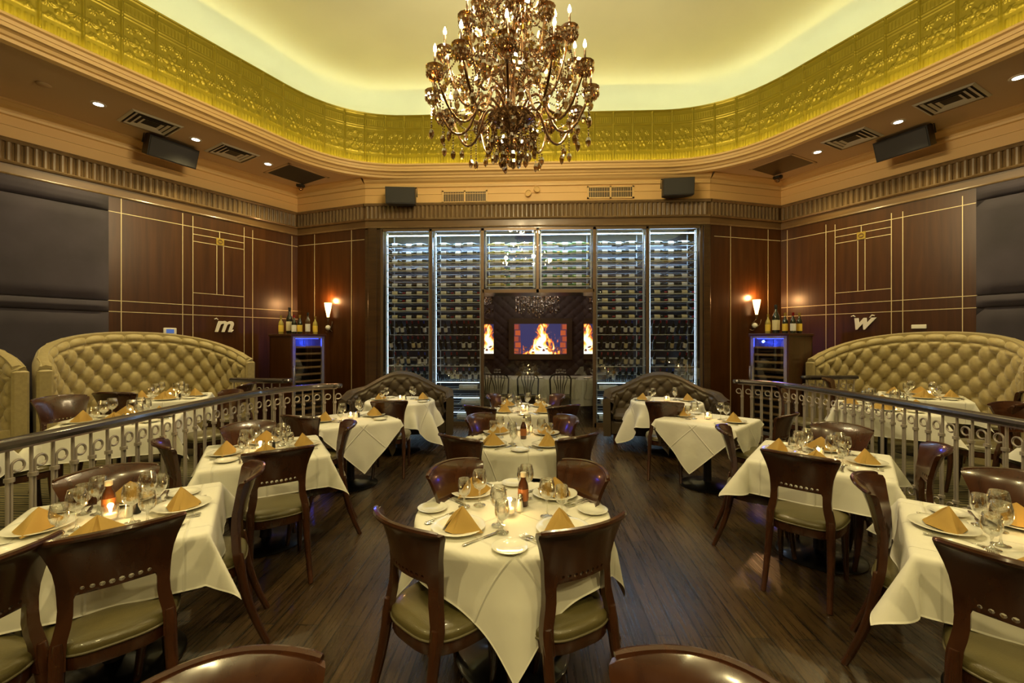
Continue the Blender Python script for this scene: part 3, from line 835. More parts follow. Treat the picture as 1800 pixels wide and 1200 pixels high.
mb.box(((bars[0]+bars[6])/2, YF+.33, ZC+.005), (bars[6]-bars[0], .6, .01))
ty(mb).obj('back_panel', 'cabinet_back', t)
# glass doors
for i in range(6):
    a, b_ = bars[i], bars[i+1]; z0 = ZN+.06 if i in (2, 3) else .08
    mb = MB(); mb.box(((a+b_)/2, YF+.015, (z0+ZC-.04)/2), (b_-a-.04, .008, ZC-.04-z0)); ty(mb).obj('glass_door', 'pane', t)
# posts (bright metal edges lit by the tapes)
for i, (a, b_) in enumerate(zip(bars[:-1], bars[1:])):
    zb = ZN+.06 if i in (2, 3) else .05
    for s, x in ((1, a+.055), (-1, b_-.05)):
        mb = MB(); mb.box((x, YF+.09, (ZC+zb)/2), (.016, .02, ZC-zb-.06)); mb.box((x+s*.02, YF+.50, (ZC+zb)/2), (.014, .014, ZC-zb-.06))
        ty(mb).obj('post', 'shelf', t)
ysh = [425 + 0]
rows10 = [431, 445.5, 460, 474.5, 488.5, 503, 517, 531, 545.5, 560]
low = [574, 588, 602, 615.5, 629.5, 643.5, 657.5, 671, 685, 698, 711, 724, 737, 748]
def zy(py): return zat(py, 0, YF+.09)
zr = [zy(p) for p in rows10]; zl = [zy(p) for p in low]
def shelfmb(a, b_, z, d0=.08, d1=.54, th=.012):
    mb = MB(); x0, x1 = a+.05, b_-.045
    mb.box(((x0+x1)/2, YF+d0, z), (x1-x0, .012, th)); mb.box(((x0+x1)/2, YF+d0+.16, z), (x1-x0, .01, .008)); mb.box(((x0+x1)/2, YF+d1, z+.0), (x1-x0, .01, .008))
    for x in (x0+.01, (x0+x1)/2, x1-.01): mb.box((x, YF+(d0+d1)/2, z-.004), (.01, d1-d0, .006))
    return ty(mb)
nsh = 0
for i in range(6):
    a, b_ = bars[i], bars[i+1]
    zs = (zr[:6] if i in (2, 3) else zr + zl)
    for z in zs:
        shelfmb(a, b_, z, th=.014 if z >= zr[-1]-.01 or z < zl[6] else .009).obj('wine_rack', 'shelf', t); nsh += 1
    # LED tapes inside the cabinet head, and vertical tapes low down
    mb = MB(); mb.box(((a+b_)/2, YF+.14, zat(412, 0, YF+.14)), (b_-a-.12, .02, .014)); ty(mb).obj('light_bar', 'led_cab', t)
    area('cabinet_lamp', ((a+b_)/2, YF+.12, ZC-.10), .8, 15, (.42, .66, 1.0), (radians(18), 0, 0), .05)
for x, px in ((bars[0]+.075, 0), (bars[6]-.07, 0), (bars[1]+.075, 0), (bars[5]+.075, 0)):
    mb = MB(); mb.box((x, YF+.12, (ZC+.1)/2), (.007, .008, ZC-.2)); M.setdefault('led_cab_dim', emis('led_cab_dim', (.52, .76, 1.0), 5)); ty(mb).obj('light_bar', 'led_cab_dim', t)
for i in (0, 1, 4, 5):
    for z in (zl[7]-.02, zl[9]-.02, zl[11]-.02):
        mb = MB(); mb.box(((bars[i]+bars[i+1])/2, YF+.12, z), (bars[i+1]-bars[i]-.14, .012, .008)); ty(mb).obj('light_bar', 'led_cab_dim', t)
# bottles
def bottle_proto(name, glassm, labelm, foil, sc=1.0, lab=(.07, .17), n=12):
    t = thing(name, 'x', 'bottle')
    mb = MB(); mb.lathe([(.0, .0), (.034, .0), (.0375, .006), (.0375, .185), (.033, .21), (.018, .235), (.0145, .25), (.0140, .29), (.0155, .292), (.0155, .302), (0, .303)], n, cap=False)
    mb.obj('glass_body', glassm, t, smooth=True, ang=50)
    mb = MB(); mb.lathe([(.0378, lab[0]), (.0382, lab[0]+.002), (.0382, lab[1]-.002), (.0378, lab[1])], n, cap=False); mb.obj('paper_label', labelm, t, smooth=True, ang=50)
    mb = MB(); mb.lathe([(.0150, .252), (.0152, .26), (.0148, .288), (.0163, .290), (.0163, .303), (0, .3045)], n, cap=False); mb.obj('foil_cap', foil, t, smooth=True, ang=50)
    return t
kinds = [bottle_proto('wine_bottle', 'black_bottle', 'label_white', 'black'), bottle_proto('wine_bottle', 'black_bottle', 'label_cream', 'foil_red'),
         bottle_proto('wine_bottle', 'green_bottle', 'label_white', 'foil_gold'), bottle_proto('wine_bottle', 'gold_bottle', 'label_cream', 'foil_gold'),
         bottle_proto('wine_bottle', 'black_bottle', 'label_white', 'foil_blue'), bottle_proto('wine_bottle', 'black_bottle', 'black_bottle', 'foil_red')]
knames = ['dark bottle with white label', 'dark bottle with cream label', 'green bottle with white label', 'yellow bottle with cream label', 'blue capped dark bottle', 'plain dark bottle with red cap']
rnd = random.Random(5)
BAYN = ['far left bay', 'inner left bay', 'centre left bay', 'centre right bay', 'inner right bay', 'far right bay']
for i in range(6):
    a, b_ = bars[i]+.07, bars[i+1]-.06; wd = b_-a
    for r, z in enumerate(zr[:6] if i in (2, 3) else zr):
        for q, fx in enumerate((.20, .52, .80)):
            k = ((3 if q != 1 else 2) if (i in (2, 3)) else (1 if (r > 5 and q != 1) else 0))
            if i in (2, 3) and (q+i) % 2: k = 2
            dirx = 1 if i != 2 else -1
            x = a+wd*fx; yy = YF+.16 + (.05 if q == 1 else 0)
            lg = .303*.95
            spawn(kinds[k], (x-dirx*lg*.5, yy, z+.0375), rot=(pi/2*0, dirx*pi/2, 0),
                  label='%s, lying %s, %s rack down, %s' % (knames[k], ['leftmost', 'middle', 'rightmost'][q], ORD[r], BAYN[i]), group='bottles lying on the racks')
for i in (0, 1, 4, 5):
    a, b_ = bars[i]+.08, bars[i+1]-.08; wd = b_-a
    for r in range(4):
        zb = zl[1+2*r]
        nb = 7
        for q in range(nb):
            if rnd.random() < .07: continue
            x = a + wd*(q+.5)/nb + rnd.uniform(-.008, .008); k = rnd.choice([0, 5, 1, 5, 4, 5])
            spawn(kinds[k], (x, YF+.155, zb-.002), rot=(radians(24), 0, rnd.uniform(-.1, .1)), scale=(.9, .9, .9),
                  label='%s, %s from left, %s tilted row, %s' % (knames[k], ORD[q], ORD[r], BAYN[i]), group='bottles standing tilted on the stepped racks')
# wine boxes low in the cabinet near the sofa ends
for i in (1, 4):
    a, b_ = bars[i]+.08, bars[i+1]-.08
    for q, (z, fx) in enumerate(((zl[8], .25 if i == 4 else .75), (zl[10], .3 if i == 4 else .8), (zl[12], .25 if i == 4 else .7))):
        tb = thing('wine_box', 'small wine carton on the %s low shelf, %s' % (ORD[q], BAYN[i]), 'box', (a+(b_-a)*fx, YF+.24, z+.008))
        mb = MB(); mb.box((0, 0, .035), (.34, .22, .07)); mb.obj('carton', 'paper', tb)
        mb = MB(); mb.box((0, -.1115, .035), (.20, .002, .045)); mb.obj('label', 'label_white', tb)
# ------------------------------------------------------------------ glass front and mirrored jambs of the private room
mb = MB(); mb.box(((bars[2]+bars[4])/2, YF+.015, ZN/2), (bars[4]-bars[2]-.05, .010, ZN)); struct(mb.obj('window_1', 'pane'))
for s, x in ((1, bars[2]+.03), (-1, bars[4]-.03)):
    p0 = Vector((x, YF+.06)); L = .68; a = radians(9.5 if s > 0 else 6.5)*s
    p1 = p0 + Vector((sin(a)*L, cos(a)*L)); mid = (p0+p1)/2
    mb = MB(); mb.box((mid.x-s*.02, mid.y, ZN/2), (.03, L, ZN), -a); struct(mb.obj('wall_jamb_' + ('left' if s > 0 else 'right'), 'mirror'))
# private dining room
PY = 10.55
mb = MB(); nx, nz = 250, 150; x0, x1 = -1.9, 1.8
def fnp(a, b_):
    x = x0+(x1-x0)*a; z = .3+2.6*b_; return (x, PY - .02 - tuft(x, z, .25, .22, .035), z)
mb.grid(fnp, nx, nz)
mb.box(((x0+x1)/2, PY+.03, 1.6), (x1-x0+.1, .06, 3.2)); mb.box(((x0+x1)/2, PY-.005, .15), (x1-x0, .03, .3))
struct(mb.obj('wall_private', 'darkpad', smooth=True, ang=50))
mb = MB(); mb.box((x0-.05, (YB+PY)/2+.05, 1.6), (.1, PY-YB-.05, 3.2)); struct(mb.obj('wall_private_left', 'private_wall'))
mb = MB(); mb.box((x1+.05, (YB+PY)/2+.05, 1.6), (.1, PY-YB-.05, 3.2)); struct(mb.obj('wall_private_right', 'private_wall'))
mb = MB(); mb.box(((x0+x1)/2, (YB+PY)/2+.05, 3.25), (x1-x0+.2, PY-YB, .1)); struct(mb.obj('ceiling', 'soffit'))
area('private_room_light', (0, 9.2, 3.15), .8, 15, (1, .84, .72))
# television
def tv_mat():
    m, nt, b = newmat('fire_screen'); nt.nodes.remove(b)
    tc = N(nt, 'ShaderNodeTexCoord'); sp = N(nt, 'ShaderNodeSeparateXYZ'); nt.links.new(tc.outputs['Generated'], sp.inputs[0])
    X, Z = sp.outputs['X'], sp.outputs['Z']
    def ma(op, a, b_=None, c=None):
        n = N(nt, 'ShaderNodeMath', operation=op)
        for i, q in enumerate((a, b_, c)):
            if q is None: continue
            if isinstance(q, (int, float)): n.inputs[i].default_value = q
            else: nt.links.new(q, n.inputs[i])
        return n.outputs[0]
    mp = N(nt, 'ShaderNodeMapping'); mp.inputs['Scale'].default_value = (9, 1, 3.2); nt.links.new(tc.outputs['Generated'], mp.inputs[0])
    no = N(nt, 'ShaderNodeTexNoise'); no.inputs['Scale'].default_value = 1; no.inputs['Detail'].default_value = 5; no.inputs['Distortion'].default_value = 1.2
    nt.links.new(mp.outputs[0], no.inputs['Vector'])
    dx = ma('ABSOLUTE', ma('SUBTRACT', X, .555))
    wdt = ma('SUBTRACT', .36, ma('MULTIPLY', Z, .27))                    # flame narrows upwards
    f = ma('SUBTRACT', wdt, dx); f = ma('ADD', ma('MULTIPLY', f, 3.4), ma('MULTIPLY', ma('SUBTRACT', no.outputs['Fac'], .5), 2.6))
    r = N(nt, 'ShaderNodeValToRGB'); nt.links.new(f, r.inputs[0]); e = r.color_ramp.elements
    e[0].position = .0; e[0].color = (.022, .02, .06, 1); e[1].position = .95; e[1].color = (1, .95, .75, 1)
    for p, c in ((.18, (.05, .03, .06, 1)), (.34, (.55, .10, .02, 1)), (.55, (1, .42, .06, 1)), (.72, (1, .78, .3, 1))):
        q = e.new(p); q.color = c
    # bricks at both sides
    br = N(nt, 'ShaderNodeTexBrick'); br.inputs['Scale'].default_value = 1; br.inputs['Brick Width'].default_value = .2; br.inputs['Row Height'].default_value = .2
    br.inputs['Color1'].default_value = (.26, .05, .015, 1); br.inputs['Color2'].default_value = (.16, .03, .02, 1); br.inputs['Mortar'].default_value = (.06, .02, .03, 1)
    br.inputs['Mortar Size'].default_value = .02
    cb = N(nt, 'ShaderNodeCombineXYZ'); nt.links.new(X, cb.inputs[0]); nt.links.new(Z, cb.inputs[1]); nt.links.new(cb.outputs[0], br.inputs['Vector'])
    side = ma('GREATER_THAN', ma('ABSOLUTE', ma('SUBTRACT', X, .5)), ma('ADD', .37, ma('MULTIPLY', Z, .02)))
    mx = N(nt, 'ShaderNodeMix', data_type='RGBA'); nt.links.new(side, mx.inputs[0]); nt.links.new(r.outputs[0], mx.inputs[6]); nt.links.new(br.outputs['Color'], mx.inputs[7])
    # dark logs
    mp2 = N(nt, 'ShaderNodeMapping'); mp2.inputs['Scale'].default_value = (14, 1, 16); nt.links.new(tc.outputs['Generated'], mp2.inputs[0])
    n2 = N(nt, 'ShaderNodeTexVoronoi'); n2.inputs['Scale'].default_value = .8; nt.links.new(mp2.outputs[0], n2.inputs['Vector'])
    lg = ma('MULTIPLY', ma('LESS_THAN', n2.outputs['Distance'], .34), ma('LESS_THAN', Z, ma('ADD', .10, ma('MULTIPLY', no.outputs['Fac'], .3))))
    mx2 = N(nt, 'ShaderNodeMix', data_type='RGBA'); nt.links.new(lg, mx2.inputs[0]); nt.links.new(mx.outputs[2], mx2.inputs[6]); mx2.inputs[7].default_value = (.10, .03, .02, 1)
    em = N(nt, 'ShaderNodeEmission'); em.inputs[1].default_value = 2.4; nt.links.new(mx2.outputs[2], em.inputs[0])
    nt.links.new(em.outputs[0], nt.nodes['Material Output'].inputs[0]); return m
M['fire_screen'] = tv_mat()
tx0, tx1 = onY(904, PY-.12), onY(996, PY-.12); tz0, tz1 = zat(622, 0, PY-.12), zat(569, 0, PY-.12)
t = thing('television', 'wall screen showing a log fire on the dark tufted wall', 'television', ((tx0+tx1)/2, PY-.10, (tz0+tz1)/2))
mb = MB(); mb.box((0, 0, 0), (tx1-tx0, .03, tz1-tz0)); mb.obj('screen', 'fire_screen', t)
mb = MB(); W_, H_ = tx1-tx0, tz1-tz0
for w2, b2, dp, yy in ((.10, 0, .05, -.012), (.03, .10, .07, -.01)):
    for sx in (-1, 1): mb.box((sx*(W_/2+b2+w2/2), yy, 0), (w2, dp, H_+2*(b2+w2))); mb.box((0, yy, sx*(H_/2+b2+w2/2)), (W_+2*b2, dp, w2))
mb.box((0, .035, 0), (W_+.2, .03, H_+.2)); mb.obj('frame', 'bronze', t)

# ================================================================== WINE FRIDGES
def fridge(x, y, rz, sd):
    t = thing('wine_fridge', 'dark wood wine fridge with blue lit glass door on the %s' % sd, 'wine fridge', (x, y, 0), rz)
    W, D, Hh = .60, .62, 1.645                    # front faces local -y, near corner at local origin side
    mb = MB()
    mb.box((-W/2+.012, 0, Hh/2), (.024, D, Hh)); mb.box((W/2-.012, 0, Hh/2), (.024, D, Hh)); mb.box((0, D/2-.012, Hh/2), (W, .024, Hh))
    mb.box((0, 0, Hh-.02), (W+.03, D+.03, .04), bev=.006); mb.box((0, 0, .05), (W, D, .10)); mb.obj('cabinet', 'pier_wood' if 0 else 'wall_wood', t)
    mb = MB(); 
    for sx in (-1, 1): mb.box((sx*(W/2-.045), -D/2+.01, .86), (.045, .03, 1.50))
    for z in (.12, 1.595): mb.box((0, -D/2+.01, z), (W-.06, .03, .05))
    d = mb.obj('door', 'silver', t)
    mb = MB(); mb.box((0, -D/2+.012, .86), (W-.13, .008, 1.44)); mb.obj('glass_pane', 'pane', d)
    mb = MB(); mb.tube([(-W/2+.03, -D/2-.01, 1.12), (-W/2+.03, -D/2-.045, 1.14), (-W/2+.03, -D/2-.045, .84), (-W/2+.03, -D/2-.01, .82)], .010, 8); mb.obj('handle', 'steel', d, smooth=True)
    for k in range(12):
        z = .20+.112*k; mb = MB(); mb.box((0, -.02, z), (W-.06, D-.10, .008)); mb.box((0, -D/2+.05, z), (W-.06, .022, .032)); mb.obj('rack', 'rack_wood', t)
    mb = MB(); mb.box((0, -D/2+.10, 1.57), (W-.14, .03, .012)); mb.obj('blue_lamp', 'led_blue', t)
    mb = MB(); mb.box((0, D/2-.03, .86), (W-.06, .01, 1.5)); mb.obj('lining', 'silver', t)
    q = Matrix.Rotation(rz, 3, 'Z') @ Vector((0, -D/2+.16, 0)); point('fridge_lamp', (x+q.x, y+q.y, 1.50), 20, (.04, .08, 1), .04)
    return t
def frame2(p, fdir):             # rz so that local -y points along fdir
    return atan2(fdir[1], fdir[0]) + pi/2
nl = PL.n; nr = PR.n
fl = Vector(c2r(-3.50, 6.95)) + Vector(PL.n)*-.28 + Vector(dl)*-.28
fr = Vector(c2r(4.05, 6.42)) + Vector(PR.n)*-.28 + Vector(dr)*-.28
fridge(fl.x, fl.y, frame2(None, nl), 'left'); fridge(fr.x, fr.y, frame2(None, nr), 'right')
def liquor(name, body, lab, cap, s, h): 
    t = thing(name, 'x', 'bottle')
    mb = MB(); mb.lathe([(0, 0), (.036*s, 0), (.038*s, .006), (.038*s, h*.56), (.030*s, h*.66), (.014*s, h*.76), (.013*s, h*.96), (.016*s, h*.965), (.016*s, h), (0, h)], 16, cap=False); mb.obj('glass_body', body, t, smooth=True, ang=50)
    mb = MB(); mb.lathe([(.0385*s, h*.12), (.0388*s, h*.13), (.0388*s, h*.46), (.0385*s, h*.47)], 16, cap=False); mb.obj('paper_label', lab, t, smooth=True)
    mb = MB(); mb.lathe([(.0142*s, h*.84), (.0150*s, h*.85), (.0168*s, h*.965), (.0168*s, h*1.003), (0, h*1.004)], 16, cap=False); mb.obj('foil_cap', cap, t, smooth=True, ang=50)
    return t
BT = {'yel': liquor('liquor_bottle', 'gold_bottle', 'label_yellow', 'foil_gold', 1, .30), 'mag': liquor('wine_magnum', 'black_bottle', 'label_cream', 'black', 1.35, .44),
      'red': liquor('wine_bottle', 'black_bottle', 'label_white', 'foil_red', 1, .31), 'dk': liquor('wine_bottle', 'black_bottle', 'label_yellow', 'foil_gold', 1, .31),
      'clr': liquor('liquor_bottle', 'pane', 'label_white', 'black', 1, .36)}
def on_fridge(c, fdir, lst, sd, ztop=1.646):
    n = Vector(fdir); d = Vector((-n.y, n.x))       # along the front edge
    for px, off, k, lb in lst:
        r = Vector(ray(px)); o = Vector((CX, CY)); p0 = c + n*off
        tt = (p0-o).dot(n)/r.dot(n); q = o + r*tt
        spawn(BT[k], (q.x, q.y, ztop), rnd.uniform(0, 6), label=lb + ' on top of the %s wine fridge' % sd, group='bottles on the %s wine fridge' % sd)
on_fridge(fl, nl, [(494, -.05, 'yel', 'yellow labelled bottle, leftmost'), (509, -.08, 'mag', 'tall dark magnum with cream label'), (517, .10, 'red', 'red capped bottle beside the magnum'),
    (527, .16, 'dk', 'dark bottle with broad yellow label'), (541, .12, 'clr', 'clear tall bottle with dark cap'), (554, .18, 'yel', 'slim yellow labelled bottle, rightmost')], 'left')
on_fridge(fr, nr, [(1350, .18, 'yel', 'slim yellow labelled bottle, leftmost'), (1364, .12, 'mag', 'tall dark magnum with cream label'), (1380, .12, 'dk', 'dark yellow labelled bottle right of the magnum'),
    (1394, .10, 'red', 'dark bottle with white label and red foil'), (1405, -.05, 'dk', 'dark bottle with yellow label, rightmost')], 'right')

# ================================================================== WALL AND CEILING FIXTURES
def sconce(P, px, py, sd):
    a = P.hit(px, py); x, y = P.pt(a[0], .09)
    t = thing('wall_sconce', 'glowing cone shaped wall sconce on the %s corner wall' % sd, 'wall lamp', (x, y, a[1]), P.ang)
    mb = MB(); prof = [(.018, -.15), (.03, -.08), (.048, .0), (.062, .09), (.066, .13)]
    mb.lathe(prof, 16, cap=False); M.setdefault('sconce_glow', emis('sconce_glow', (1, .52, .20), 5)); mb.obj('lamp_shade', 'sconce_glow', t, smooth=True)
    mb = MB(); mb.lathe([(.0, -.24), (.010, -.22), (.022, -.15), (.020, -.13)], 12); mb.tube([(0, 0, -.2), (-.03, .02, -.26), (-.06, .05, -.30), (-.03, .07, -.36), (.02, .08, -.40)], .007, 6)
    mb.tube([(.10, .0, -.22), (.08, .0, -.30), (.03, .02, -.36), (-.05, .04, -.42), (-.10, .05, -.40)], .006, 6); mb.obj('bracket', 'bronze', t, smooth=True)
    mb = MB(); mb.lathe([(0, -.05), (.035, -.035), (.05, 0), (.035, .035), (0, .05)], 14, (-.02, .02, -.33)); mb.obj('ball_finial', 'white_plastic', t, smooth=True)
    point('sconce_lamp', (x+P.n.x*.02, y+P.n.y*.02, a[1]+.18), 18, (1, .50, .18), .04); return t
if (Vector((0, 3))-PDL.p0).dot(PDL.n) < 0: PDL = Plane(PDL.pt(PDL.L), PDL.pt(0))
if (Vector((0, 3))-PDR.p0).dot(PDR.n) < 0: PDR = Plane(PDR.pt(PDR.L), PDR.pt(0))
sconce(PDL, 583, 545, 'left'); sconce(PDR, 1323, 540, 'right')
# wall speakers
def speaker(x, y, z, rz, tilt, W, label, bl_=.29):
    t = thing('speaker', label, 'loudspeaker', (x, y, z), rz, 'black wall speakers'); t.rotation_euler = (tilt, 0, rz)
    mb = MB(); k = [(-W/2, -.16), (W/2, -.16), (W/2*.98, .02), (W/2*.6, .15), (-W/2*.6, .15), (-W/2*.98, .02)]
    mb.prism(k, -.14, .14); mb.obj('housing', 'black', t)
    mb = MB(); mb.box((0, -.163, 0), (W*.96, .012, .26), bev=.004); mb.obj('grille', 'grille', t)
    mb = MB(); mb.tube([(-W/2-.012, 0, 0), (-W/2-.012, .0, .155), (W/2+.012, 0, .155), (W/2+.012, 0, 0)], .012, 6); mb.box((0, bl_/2, .155), (.06, bl_, .02)); mb.obj('bracket', 'black_metal', t)
    return t
a = PL.hit(280, 268); x, y = PL.pt(a[0], .34); speaker(x, y, a[1]-.05, PL.ang+radians(4), radians(22), .62, 'wide black speaker high on the left side wall')
a = PR.hit(1612, 253); x, y = PR.pt(a[0], .34); speaker(x, y, a[1]-.05, PR.ang-radians(4), radians(22), .62, 'wide black speaker high on the right side wall')
speaker(onY(707, YF-.2), YF-.22, zat(343, 0, YF-.2), radians(6), radians(8), .50, 'black speaker above the left end of the wine wall', .18)
speaker(onY(1189, YF-.2), YF-.22, zat(335, 0, YF-.2), radians(-6), radians(8), .50, 'black speaker above the right end of the wine wall', .18)
# wall registers
for px, sd in ((817, 'left'), (1073, 'right')):
    zc = zat(344 if sd == 'left' else 340, 0, YF); x = onY(px, YF); W_ = .82; H_ = .22
    t = thing('wall_register', 'cream double air register on the wall above the %s of the wine cabinet' % sd, 'air vent', (x, YF-.01, zc))
    mb = MB()
    for sx in (-1, 0, 1): mb.box((sx*(W_/2-.015), 0, 0), (.03, .024, H_))
    for sz in (-1, 1): mb.box((0, 0, sz*(H_/2-.012)), (W_, .024, .024))
    mb.obj('frame', 'cream_trim', t)
    mb = MB(); 
    for k in range(26): mb.box((-W_/2+.03+k*(W_-.06)/25, 0, 0), (.008, .014, H_-.04))
    mb.obj('louvre', 'cream_trim', t)
    mb = MB(); mb.box((0, .006, 0), (W_-.02, .006, H_-.02)); mb.obj('backing', 'black', t)
# emergency light pair
t = thing('emergency_light', 'pair of small round emergency lamps above the wine wall', 'light fixture', (onY(936, YF), YF-.03, zat(338, 0, YF)))
for dx, dz in ((-.06, -.03), (.06, .04)):
    mb = MB(); mb.lathe([(.03, 0), (.055, .03), (.06, .05), (.052, .05), (.045, .035), (0, .03)], 16); o = mb.obj('lamp_head', 'cream_trim', t, smooth=True, ang=50); o.location = (dx, 0, dz); o.rotation_euler = (pi/2, 0, dx*6)
# soffit downlights
def soff(px, py): return at(px, py, ZS)
dls = [(173, 183, 'left side, nearest of three'), (344, 245, 'left side, middle of three'), (471, 288, 'left side, farthest of three'),
       (1790, 136, 'right side, at the picture edge'), (1579, 214, 'right side, middle of three'), (1437, 267, 'right side, farthest of three')]
for px, py, lb in dls:
    x, y = soff(px, py)
    t = thing('downlight', 'round recessed downlight in the soffit, ' + lb, 'ceiling light', (x, y, ZS), 0, 'soffit downlights')
    mb = MB(); mb.lathe([(.048, -.006), (.066, -.010), (.074, -.004), (.076, -.001)], 24, cap=False); mb.obj('trim_ring', 'white_plastic', t, smooth=True)
    mb = MB(); mb.lathe([(.0, -.004), (.05, -.004)], 24, cap=False); mb.obj('lens', 'down', t)
    spot('downlight_lamp', (x, y, ZS-.03), L_DOWN, WARM, 125, .7, .05)
for x, y in ((-5.75, 1.3), (-5.75, 2.5), (5.35, 1.4)):
    spot('downlight_lamp', (x, y, ZS-.03), L_DOWN, WARM, 125, .7, .05)
# the little round blank plate on the left soffit
x, y = soff(77, 148); mb = MB(); mb.lathe([(.07, -.001), (.065, -.012), (0, -.014)], 20); tag(mb.obj('blank_plate', 'soffit', smooth=True, loc=(x, y, ZS)), 'small round blank cover in the left soffit near the cove', 'cover plate')
# square diffusers
def diffuser(px, py, rz, sz, label):
    x, y = soff(px, py); t = thing('air_diffuser', label, 'air vent', (x, y, ZS), rz, 'square ceiling diffusers')
    mb = MB(); s = sz/2
    for i in range(4):
        o = s-.03-i*.055
        for k in range(4):
            a = k*pi/2; mb.add([(cos(a)*q[0]-sin(a)*q[1], sin(a)*q[0]+cos(a)*q[1], q[2]) for q in ((-o-.03, -o-.03, -.003-(.0 if i == 0 else .012)), (o+.03, -o-.03, -.003-(.0 if i == 0 else .012)), (o, -o, -.018 + (.0 if i == 0 else .014)), (-o, -o, -.018+(.0 if i == 0 else .014)))], [(0, 1, 2, 3)])
    mb.obj('louvre', 'white_plastic', t, fixn=False)
    mb = MB(); mb.box((0, 0, -.0015), (sz-.06, sz-.06, .002)); mb.obj('backing', 'black', t); return t
al = atan2(dl.y, dl.x); ar = atan2(dr.y, dr.x)
diffuser(265, 217, al, .56, 'square white diffuser in the left soffit, the nearer one'); diffuser(409, 269, al, .56, 'square white diffuser in the left soffit, the farther one')
diffuser(1672, 176, ar, .56, 'square white diffuser in the right soffit, the nearer one'); diffuser(1497, 244, ar, .56, 'square white diffuser in the right soffit, the farther one')
x, y = soff(522, 307); t = thing('return_grille', 'dark square return grille in the left soffit corner', 'air vent', (x, y, ZS), al)
mb = MB()
for k in range(4):
    a = k*pi/2; mb.box((.36*cos(a), .36*sin(a), -.005), (.04, .76, .012), a)
mb.obj('frame', 'soffit', t); mb = MB(); mb.box((0, 0, -.002), (.70, .70, .004)); mb.obj('mesh', 'grille', t)
x, y = soff(1375, 291); t = thing('access_panel', 'flush brown square panel in the right soffit corner', 'ceiling panel', (x, y, ZS), ar)
mb = MB()
for k in range(4):
    a = k*pi/2; mb.box((.34*cos(a), .34*sin(a), -.005), (.03, .71, .012), a)
mb.obj('frame', 'soffit', t); mb = MB(); mb.box((0, 0, -.002), (.66, .66, .004)); mb.obj('panel', 'pier_wood', t)
for px, py, sd in ((520, 326, 'left'), (1377, 315, 'right')):
    P = PL if sd == 'left' else PR
    x, y = (Vector(W0)+Vector((.22, -.30))) if sd == 'left' else (Vector(W3)+Vector((-.22, -.30)))
    t = thing('security_camera', 'small black dome camera in the %s back corner of the soffit' % sd, 'camera', (x, y, ZS))
    mb = MB(); mb.lathe([(.075, 0), (.078, -.03), (.06, -.05)], 18); mb.obj('collar', 'black', t, smooth=True, ang=50)
    mb = MB(); mb.lathe([(.058, -.05), (.052, -.08), (.03, -.105), (0, -.115)], 18); mb.obj('dome', 'smoke', t, smooth=True)
